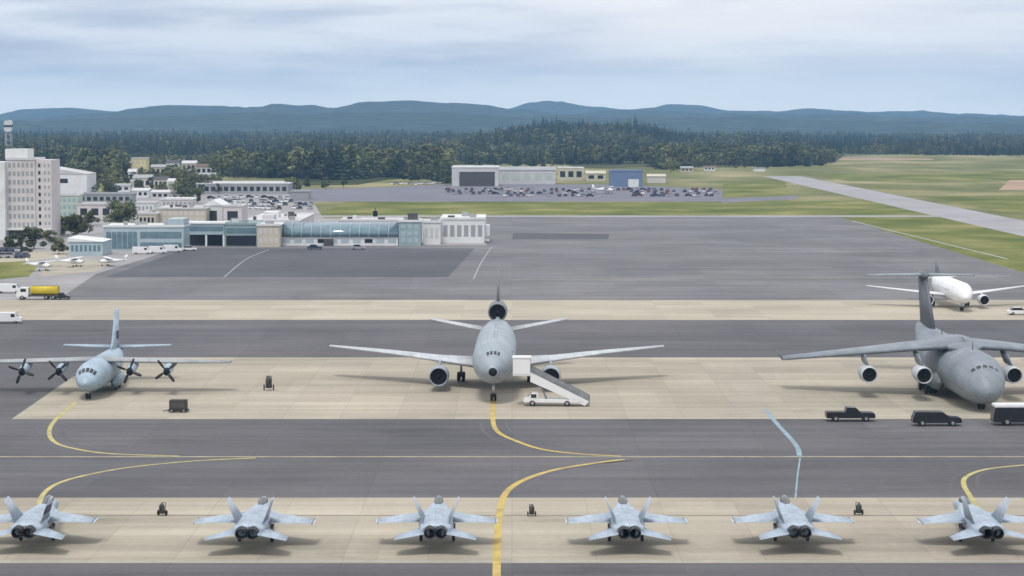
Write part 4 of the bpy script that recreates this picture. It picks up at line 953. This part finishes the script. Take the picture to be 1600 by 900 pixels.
for k in range(20):
    f = (k + .5) / 20; x = stx0 + (stx1 - stx0) * f; z = z0 + (z1 - z0) * f; b.box(x - .2, x + .2, -.88, .88, z - .1, z)
b.build('steps', M['darkroof'], t)
b = MB(); b.tube((stx0, .97, z0 + 1.0), (stx1, .97, z1 + 1.0), .05)
for k in range(9): f = k / 8; b.tube((stx0 + (stx1 - stx0) * f, .97, z0 + (z1 - z0) * f), (stx0 + (stx1 - stx0) * f, .97, z0 + (z1 - z0) * f + 1.0), .05)
b.build('handrail', M['darkroof'], t)
MB().box(-5.75, stx0, -1.15, 1.15, z0 - .2, z0).build('landing', M['car_white'], t)
MB().box(-5.75, stx0, -1.22, -1.15, z0 + .01, z0 + 2.2).build('landing_wall', M['car_white'], t); MB().box(-5.75, stx0, 1.15, 1.22, z0 + .01, z0 + 2.2).build('landing_wall', M['car_white'], t)
MB().box(-5.85, stx0 + .1, -1.3, 1.3, z0 + 2.21, z0 + 2.36).build('landing_roof', M['car_white'], t)
for x in (-1.2, 2.2): MB().tube((x, 0, .9), (x - 1.2, 0, z0 + (z1 - z0) * ((x - 1.2 - stx0) / (stx1 - stx0)) - .4), .14).build('lift_ram', M['steel'], t)
for y in (-.7, .7): MB().box(-4.36, -4.28, y - .18, y + .18, .68, .86).build('headlight', M['lamp'], t)
# dark generator cart
p = G(279, 644); t = root('generator_cart', 'dark boxy generator cart standing in front of the right propellers of the transport', 'ground cart', (p.x, p.y, .03))
MB().box(-1.15, 1.15, -.7, .7, .35, 1.65).build('housing', M['olive'], t, bevel=.06); MB().box(-.9, .9, -.73, -.69, .7, 1.35).build('grille', M['darkroof'], t)
MB().box(-1.35, 1.35, -.75, .75, .22, .345).build('frame', M['black'], t); wheels(t, (-.8, .8), -.68, .68, .24, .18)
MB().tube((-1.3, 0, .3), (-2.1, 0, .12), .05).build('tow_bar', M['black'], t)
# wheeled extinguishers
def extinguisher(label, px, py, k=1.0, m='olive'):
    p = G(px, py); t = root('extinguisher_cart', label, 'extinguisher cart', (p.x, p.y, .03), rnd.uniform(-.4, .4), 'wheeled extinguishers on the apron'); t.scale = (k, k, k)
    MB().body([(-.02, 0, .24, .24), (.06, 0, .27, .27), (.72, 0, .27, .27), (.86, 0, .14, .14), (.95, 0, .07, .07)], 16).build('bottle', M[m], t)
    t.children[0].rotation_euler = (R(90), 0, 0); t.children[0].location = (0, 0, .22)
    b = MB(); b.tube((-.22, .2, .2), (-.2, .42, 1.15), .03); b.tube((.22, .2, .2), (.2, .42, 1.15), .03); b.tube((-.2, .42, 1.15), (.2, .42, 1.15), .03); b.tube((-.4, .1, .26), (.4, .1, .26), .03); b.build('handle', M['black'], t)
    for s in (-1, 1): MB().wheel(.4 * s, .1, .26, .09, .26).build('wheel', M['rubber'], t)
    MB().tube((0, -.27, .5), (.1, -.3, .95), .035).build('hose', M['black'], t)
    return t
extinguisher('small dark wheeled extinguisher right of the leftmost fighter jet', 253, 806, 1.05)
extinguisher('small dark wheeled extinguisher right of the vertical yellow line', 831, 807, .95)
extinguisher('small dark wheeled extinguisher between the two rightmost fighter jets', 1342, 805, 1.0)
extinguisher('larger wheeled extinguisher alone on the concrete right of the propeller transport', 420, 610, 1.7)
# yellow fuel tanker and neighbours on the left
p = G(62, 468); t = root('fuel_truck', 'yellow fuel tanker truck with a white cab on the pale apron strip', 'fuel truck', (p.x, p.y, .03))
MB().body([(-2.9, 0, 1.25, .95), (2.9, 0, 1.25, .95)], 24, e=2.8).build('tank', M['truck_y'], t)
t.children[0].rotation_euler = (0, 0, R(90)); t.children[0].location = (1.2, 0, 2.0)
MB().box(-1.5, 3.9, -.5, .5, 2.96, 3.1).build('walkway', M['steel'], t)
MB().box(-4.3, 4.2, -1.1, 1.1, .7, 1.0).build('chassis', M['darkroof'], t)
prism(MB(), [(-4.8, .55), (-2.2, .55), (-2.2, 2.6), (-4.0, 2.65), (-4.5, 1.7), (-4.8, 1.6)], -1.15, 1.15).build('cab', M['car_white'], t, bevel=.08)
MB().add([(-4.47, -1, 1.75), (-4.47, 1, 1.75), (-4.05, .95, 2.55), (-4.05, -.95, 2.55)], [(0, 1, 2, 3)]).build('windscreen', M['glass'], t).location.x = -.04
MB().box(-3.9, -2.7, -1.17, -1.12, 1.7, 2.4).build('side_window', M['glass'], t)
wheels(t, (-3.6, 1.6, 3.1), -1.0, 1.0, .5, .32)
def small_car(label, px, py, mat, rz=0, L=4.3, van=False, group=None, parts=True, cat='car'):
    p = G(px, py); t = root('parked_van' if van else 'parked_car', label, 'van' if van else cat, (p.x, p.y, .03), rz, group); h = L / 2
    if van:
        prism(MB(), [(-h, .35), (h, .35), (h, 1.05), (h - .7, 1.2), (h - 1.25, 2.05), (-h, 2.1)], -.92, .92).build('body', M[mat], t, bevel=.06)
        MB().box(h - 2.0, h - 1.25, -.935, -.9, 1.2, 1.8).build('side_window', M['glass'], t)
        MB().add([(h - .68, -.8, 1.22), (h - .68, .8, 1.22), (h - 1.22, .75, 2.0), (h - 1.22, -.75, 2.0)], [(0, 1, 2, 3)]).build('windscreen', M['glass'], t).location.x = .03
    else:
        prism(MB(), [(-h, .32), (h, .32), (h, .75), (h * .5, .92), (-h * .9, .95), (-h, .8)], -.88, .88).build('body', M[mat], t, bevel=.05)
        prism(MB(), [(-h * .8, .93), (h * .45, .93), (h * .12, 1.42), (-h * .55, 1.45)], -.76, .76).build('cabin', M['glass'], t, bevel=.04)
        MB().box(-h * .52, h * .1, -.7, .7, 1.455, 1.49).build('roof', M[mat], t)
    wheels(t, (-h * .62, h * .62), -.82, .82, .31, .2)
    return t
small_car('white van cut by the left edge on the pale strip behind the transport', 8, 505, 'car_white', R(4), 6.4, True)
small_car('white van parked behind the yellow fuel tanker at the left edge', 14, 458, 'car_white', 0, 6.0, True)
small_car('small dark tug car just right of the yellow fuel tanker', 99, 468, 'car_black', 0, 2.9)
small_car('white service car beside the right engine of the white airliner', 1592, 492, 'car_white', R(5), 4.6)
small_car('white van at the far right end of the terminal beside the apron', 748, 379, 'car_white', 0, 6.6, True)
for k, (px, py, m_, v, lb) in enumerate([(222, 397, 'car_white', True, 'white van at the foot of the blue glass concourse, leftmost of three'), (247, 396, 'car_white', True, 'white van in the middle below the blue glass concourse'),
                                        (270, 394, 'car_white', True, 'white van at the right end of the blue glass concourse'), (296, 392, 'car_white', False, 'white car on the apron in front of the link bridge'),
                                        (492, 390, 'car_blue', False, 'dark blue car parked in front of the glass pier'), (560, 390, 'car_silver', False, 'silver car parked in front of the glass pier')]):
    small_car(lb, px, py, m_, R(rnd.uniform(-6, 6)), 5.4 if v else 4.3, v)

# light aircraft
def light_plane(label, px, py, rz, k=1.0):
    p = G(px, py); t = root('light_aircraft', label, 'airplane', (p.x, p.y, .03), rz, 'small white propeller planes'); t.scale = (k,) * 3
    MB().body([(0, 1.2, .25, .3), (.6, 1.25, .5, .5), (1.6, 1.35, .58, .62), (3, 1.4, .58, .65), (4.5, 1.4, .35, .4), (7.3, 1.5, .1, .12)], 16).build('fuselage', M['whitep'], t)
    for s in (-1, 1):
        MB().foil([((.2 * s, 1.6, 2.1), 1.6, .2), ((5.4 * s, 1.8, 2.2), 1.2, .12)], (0, 0, 1)).build('wing', M['whitep'], t)
        MB().foil([((.05 * s, 6.4, 1.55), 1.0, .1), ((1.7 * s, 6.6, 1.55), .7, .06)], (0, 0, 1)).build('tailplane', M['whitep'], t)
        MB().wheel(1.1 * s, 2.2, .22, .14, .22).build('wheel', M['rubber'], t)
    MB().foil([((0, 6.1, 1.6), 1.2, .1), ((0, 6.9, 2.9), .6, .06)], (1, 0, 0)).build('tail_fin', M['whitep'], t)
    MB().body([(1.2, 1.75, .3, .1), (1.6, 1.85, .5, .22), (2.6, 1.9, .5, .2)], 12).build('windscreen', M['glass'], t)
    MB().box(-.9, .9, -.12, -.06, 1.13, 1.27).build('propeller', M['prop'], t); MB().wheel(0, .6, .2, .12, .2).build('wheel', M['rubber'], t)
    return t
light_plane('small white propeller plane on the grey yard below the glass annex', 130, 417, R(80), 1.05)
light_plane('small white propeller plane nearest the apron below the glass concourse', 156, 416, R(-70), 1.0)
light_plane('small white propeller plane beside the left lawn', 78, 424, R(60), 1.1)
light_plane('small white propeller plane in front of the blue hangar', 958, 303, R(65), 1.6)

# cars in the far car park and by the hangars: a few pixels each, one mesh per car
def far_car_mesh(mat):
    mb = MB(); prism(mb, [(-2.1, .3), (2.1, .3), (2.1, .78), (1.1, .95), (-1.9, .95), (-2.1, .8)], -.88, .88, 0); prism(mb, [(-1.7, .94), (1.0, .94), (.3, 1.45), (-1.2, 1.47)], -.76, .76, 1)
    mb.box(-1.15, .25, -.7, .7, 1.475, 1.5, 0)
    for x in (-1.3, 1.3):
        for y in (-.8, .8): mb.wheel(x, y, .31, .2, .31, 2, 'y')
    return mb.build('parked_car', [M[mat], M['glass'], M['rubber']])
protos = {}
desc = {'car_white': 'white', 'car_silver': 'silver', 'car_blue': 'dark blue', 'car_black': 'black', 'car_red': 'dark red'}
def far_car(mat, px, py, where, group):
    if mat not in protos: protos[mat] = o_ = far_car_mesh(mat)
    else: o_ = protos[mat].copy(); col.objects.link(o_)
    p = G(px, py); o_.location = (p.x, p.y, .03); o_.rotation_euler = (0, 0, PI / 2 * rnd.choice((0, 1, 1, 1)) + rnd.uniform(-.05, .05))
    tag(o_, '%s car parked %s' % (desc[mat], where), 'car', group + ', ' + desc[mat])
    return o_
for row, py in enumerate((297.5, 300.5, 303.5, 307)):
    px = 700 if row < 3 else 790
    while px < 1120:
        if rnd.random() < .8 and not (930 < px < 985 and row > 0): far_car(rnd.choice(['car_white', 'car_silver', 'car_silver', 'car_blue', 'car_blue', 'car_black', 'car_black', 'car_red']), px + rnd.uniform(-2, 2), py + rnd.uniform(-.4, .4), 'in the far car park beyond the grass strip', 'cars in the far car park')
        px += 9.5
for k in range(11): far_car(['car_white', 'car_silver', 'car_white'][k % 3], 612 + k * 7.5, 288 + rnd.uniform(-1.5, 3), 'in the row left of the big pale hangar', 'cars left of the big pale hangar')
for k in range(10): far_car(rnd.choice(['car_blue', 'car_black', 'car_silver']), -4 + (k % 5) * 11, 394 + (k // 5) * 9, 'on the hotel forecourt at the left edge', 'cars on the hotel forecourt')
for k in range(12): far_car(rnd.choice(['car_white', 'car_silver', 'car_black']), 330 + k * 12, 309 + rnd.uniform(-1, 3), 'in front of the long grey warehouse', 'cars in front of the warehouse')

for row, py in enumerate((316, 321, 327)):
    for k in range(15):
        if rnd.random() < .75: far_car(rnd.choice(['car_white', 'car_white', 'car_silver', 'car_blue', 'car_black']), 352 + row * 22 + k * 8 + rnd.uniform(-1, 1), py + rnd.uniform(-.5, .5), 'on the lot between the terminal roofs and the long grey warehouse', 'cars between terminal and warehouse')
# ------------------------------------------------------------------ air: one box of thin haze round everything
hz = MB().box(-4200, 4200, -160, 11200, -4, 260).build('haze', M['white_line']); hz['kind'] = 'stuff'; hz['label'] = 'thin bluish haze in the air over the airfield and hills'; hz['category'] = 'haze'
hm = bpy.data.materials.new('haze_air'); n, l = nodes_of(hm); n.remove(n['Principled BSDF'])
pv = n.new('ShaderNodeVolumePrincipled'); pv.inputs['Color'].default_value = (.33, .61, .98, 1); pv.inputs['Density'].default_value = 8.8e-5; pv.inputs['Anisotropy'].default_value = 0
l.new(pv.outputs[0], n['Material Output'].inputs['Volume']); hz.data.materials.clear(); hz.data.materials.append(hm)

# ------------------------------------------------------------------ light: overcast sky and a soft sun
SUN_EL, SUN_AZ = R(64), R(195)
w = bpy.data.worlds.new('World'); sc.world = w; w.use_nodes = True; n, l = w.node_tree.nodes, w.node_tree.links
bg = n['Background']; bg.inputs['Strength'].default_value = .1
sky = n.new('ShaderNodeTexSky'); sky.sky_type = 'NISHITA'; sky.sun_disc = False; sky.sun_elevation = SUN_EL; sky.sun_rotation = SUN_AZ; sky.altitude = 100; sky.air_density = 1.0; sky.dust_density = .6
tc = n.new('ShaderNodeTexCoord'); sp = n.new('ShaderNodeSeparateXYZ'); l.new(tc.outputs['Generated'], sp.inputs[0])
def rng(src_, a, b_, c, d, clamp=True):
    x = n.new('ShaderNodeMapRange'); x.interpolation_type = 'SMOOTHSTEP'; [setattr(x.inputs[i + 1], 'default_value', v) for i, v in enumerate((a, b_, c, d))]; l.new(src_, x.inputs[0]); return x.outputs[0]
def cn(scale, loc, sv, det=6):
    mp = n.new('ShaderNodeMapping'); mp.inputs['Scale'].default_value = sv; mp.inputs['Location'].default_value = loc; l.new(tc.outputs['Generated'], mp.inputs['Vector'])
    t_ = n.new('ShaderNodeTexNoise'); t_.inputs['Scale'].default_value = scale; t_.inputs['Detail'].default_value = det; t_.inputs['Roughness'].default_value = .55; l.new(mp.outputs[0], t_.inputs['Vector']); return t_.outputs['Fac']
def mix(f, a, b_, mode='MIX'):
    x = n.new('ShaderNodeMixRGB'); x.blend_type = mode
    for i, v in enumerate((f, a, b_)):
        if isinstance(v, (int, float)): x.inputs[i].default_value = v
        elif isinstance(v, tuple): x.inputs[i].default_value = v + (1,)
        else: l.new(v, x.inputs[i])
    return x.outputs[0]
c1 = cn(1.0, (3.1, 1.7, .4), (8, 8, 62)); c2 = cn(1.0, (8.2, 4.4, 2.0), (2.6, 2.6, 26), 3)
cloud = mix(rng(c1, .36, .64, 0, 1), (5.8, 6.3, 7.3), (9.1, 9.3, 9.6))
cloud = mix(rng(c2, .48, .68, 0, .8), cloud, (9.8, 9.7, 9.8))
ab = n.new('ShaderNodeMath'); ab.operation = 'ABSOLUTE'; sb = n.new('ShaderNodeMath'); sb.operation = 'SUBTRACT'; sb.inputs[1].default_value = .085
l.new(sp.outputs['X'], sb.inputs[0]); l.new(sb.outputs[0], ab.inputs[0])
thin = n.new('ShaderNodeMath'); thin.operation = 'MULTIPLY'; l.new(rng(ab.outputs[0], .0, .11, .85, 0), thin.inputs[0]); l.new(rng(cn(1.0, (5, 2, 7), (12, 12, 95)), .35, .6, .25, 1), thin.inputs[1])
cloud = mix(thin.outputs[0], cloud, (10.8, 10.4, 10.1))             # a break of thinner cloud
cloud = mix(rng(sp.outputs['Z'], .05, .6, 0, 1), cloud, (9.6, 9.8, 10.2))
clear = mix(.15, (12.8, 13.2, 12.9), sky.outputs[0])
cover = n.new('ShaderNodeMath'); cover.operation = 'MULTIPLY'; l.new(rng(sp.outputs['Z'], .000, .03, .12, 1), cover.inputs[0]); l.new(rng(cn(1.0, (1, 6, 3), (5, 5, 60)), .3, .55, .7, 1), cover.inputs[1])
l.new(mix(cover.outputs[0], clear, cloud), bg.inputs['Color'])
sl = bpy.data.lights.new('sun', 'SUN'); sl.energy = 2.1; sl.angle = R(13); sl.color = (1, .965, .91)
so = bpy.data.objects.new('sun', sl); col.objects.link(so)
sd = Vector((math.sin(SUN_AZ) * math.cos(SUN_EL), math.cos(SUN_AZ) * math.cos(SUN_EL), math.sin(SUN_EL)))
so.rotation_euler = sd.to_track_quat('Z', 'Y').to_euler()

sc.view_settings.view_transform = 'Standard'; sc.view_settings.look = 'None'; sc.view_settings.exposure = .1; sc.view_settings.gamma = 1
sc.cycles.use_denoising = True; sc.cycles.max_bounces = 6; sc.cycles.diffuse_bounces = 3; sc.cycles.volume_bounces = 0
print('wood trees', len(pts))
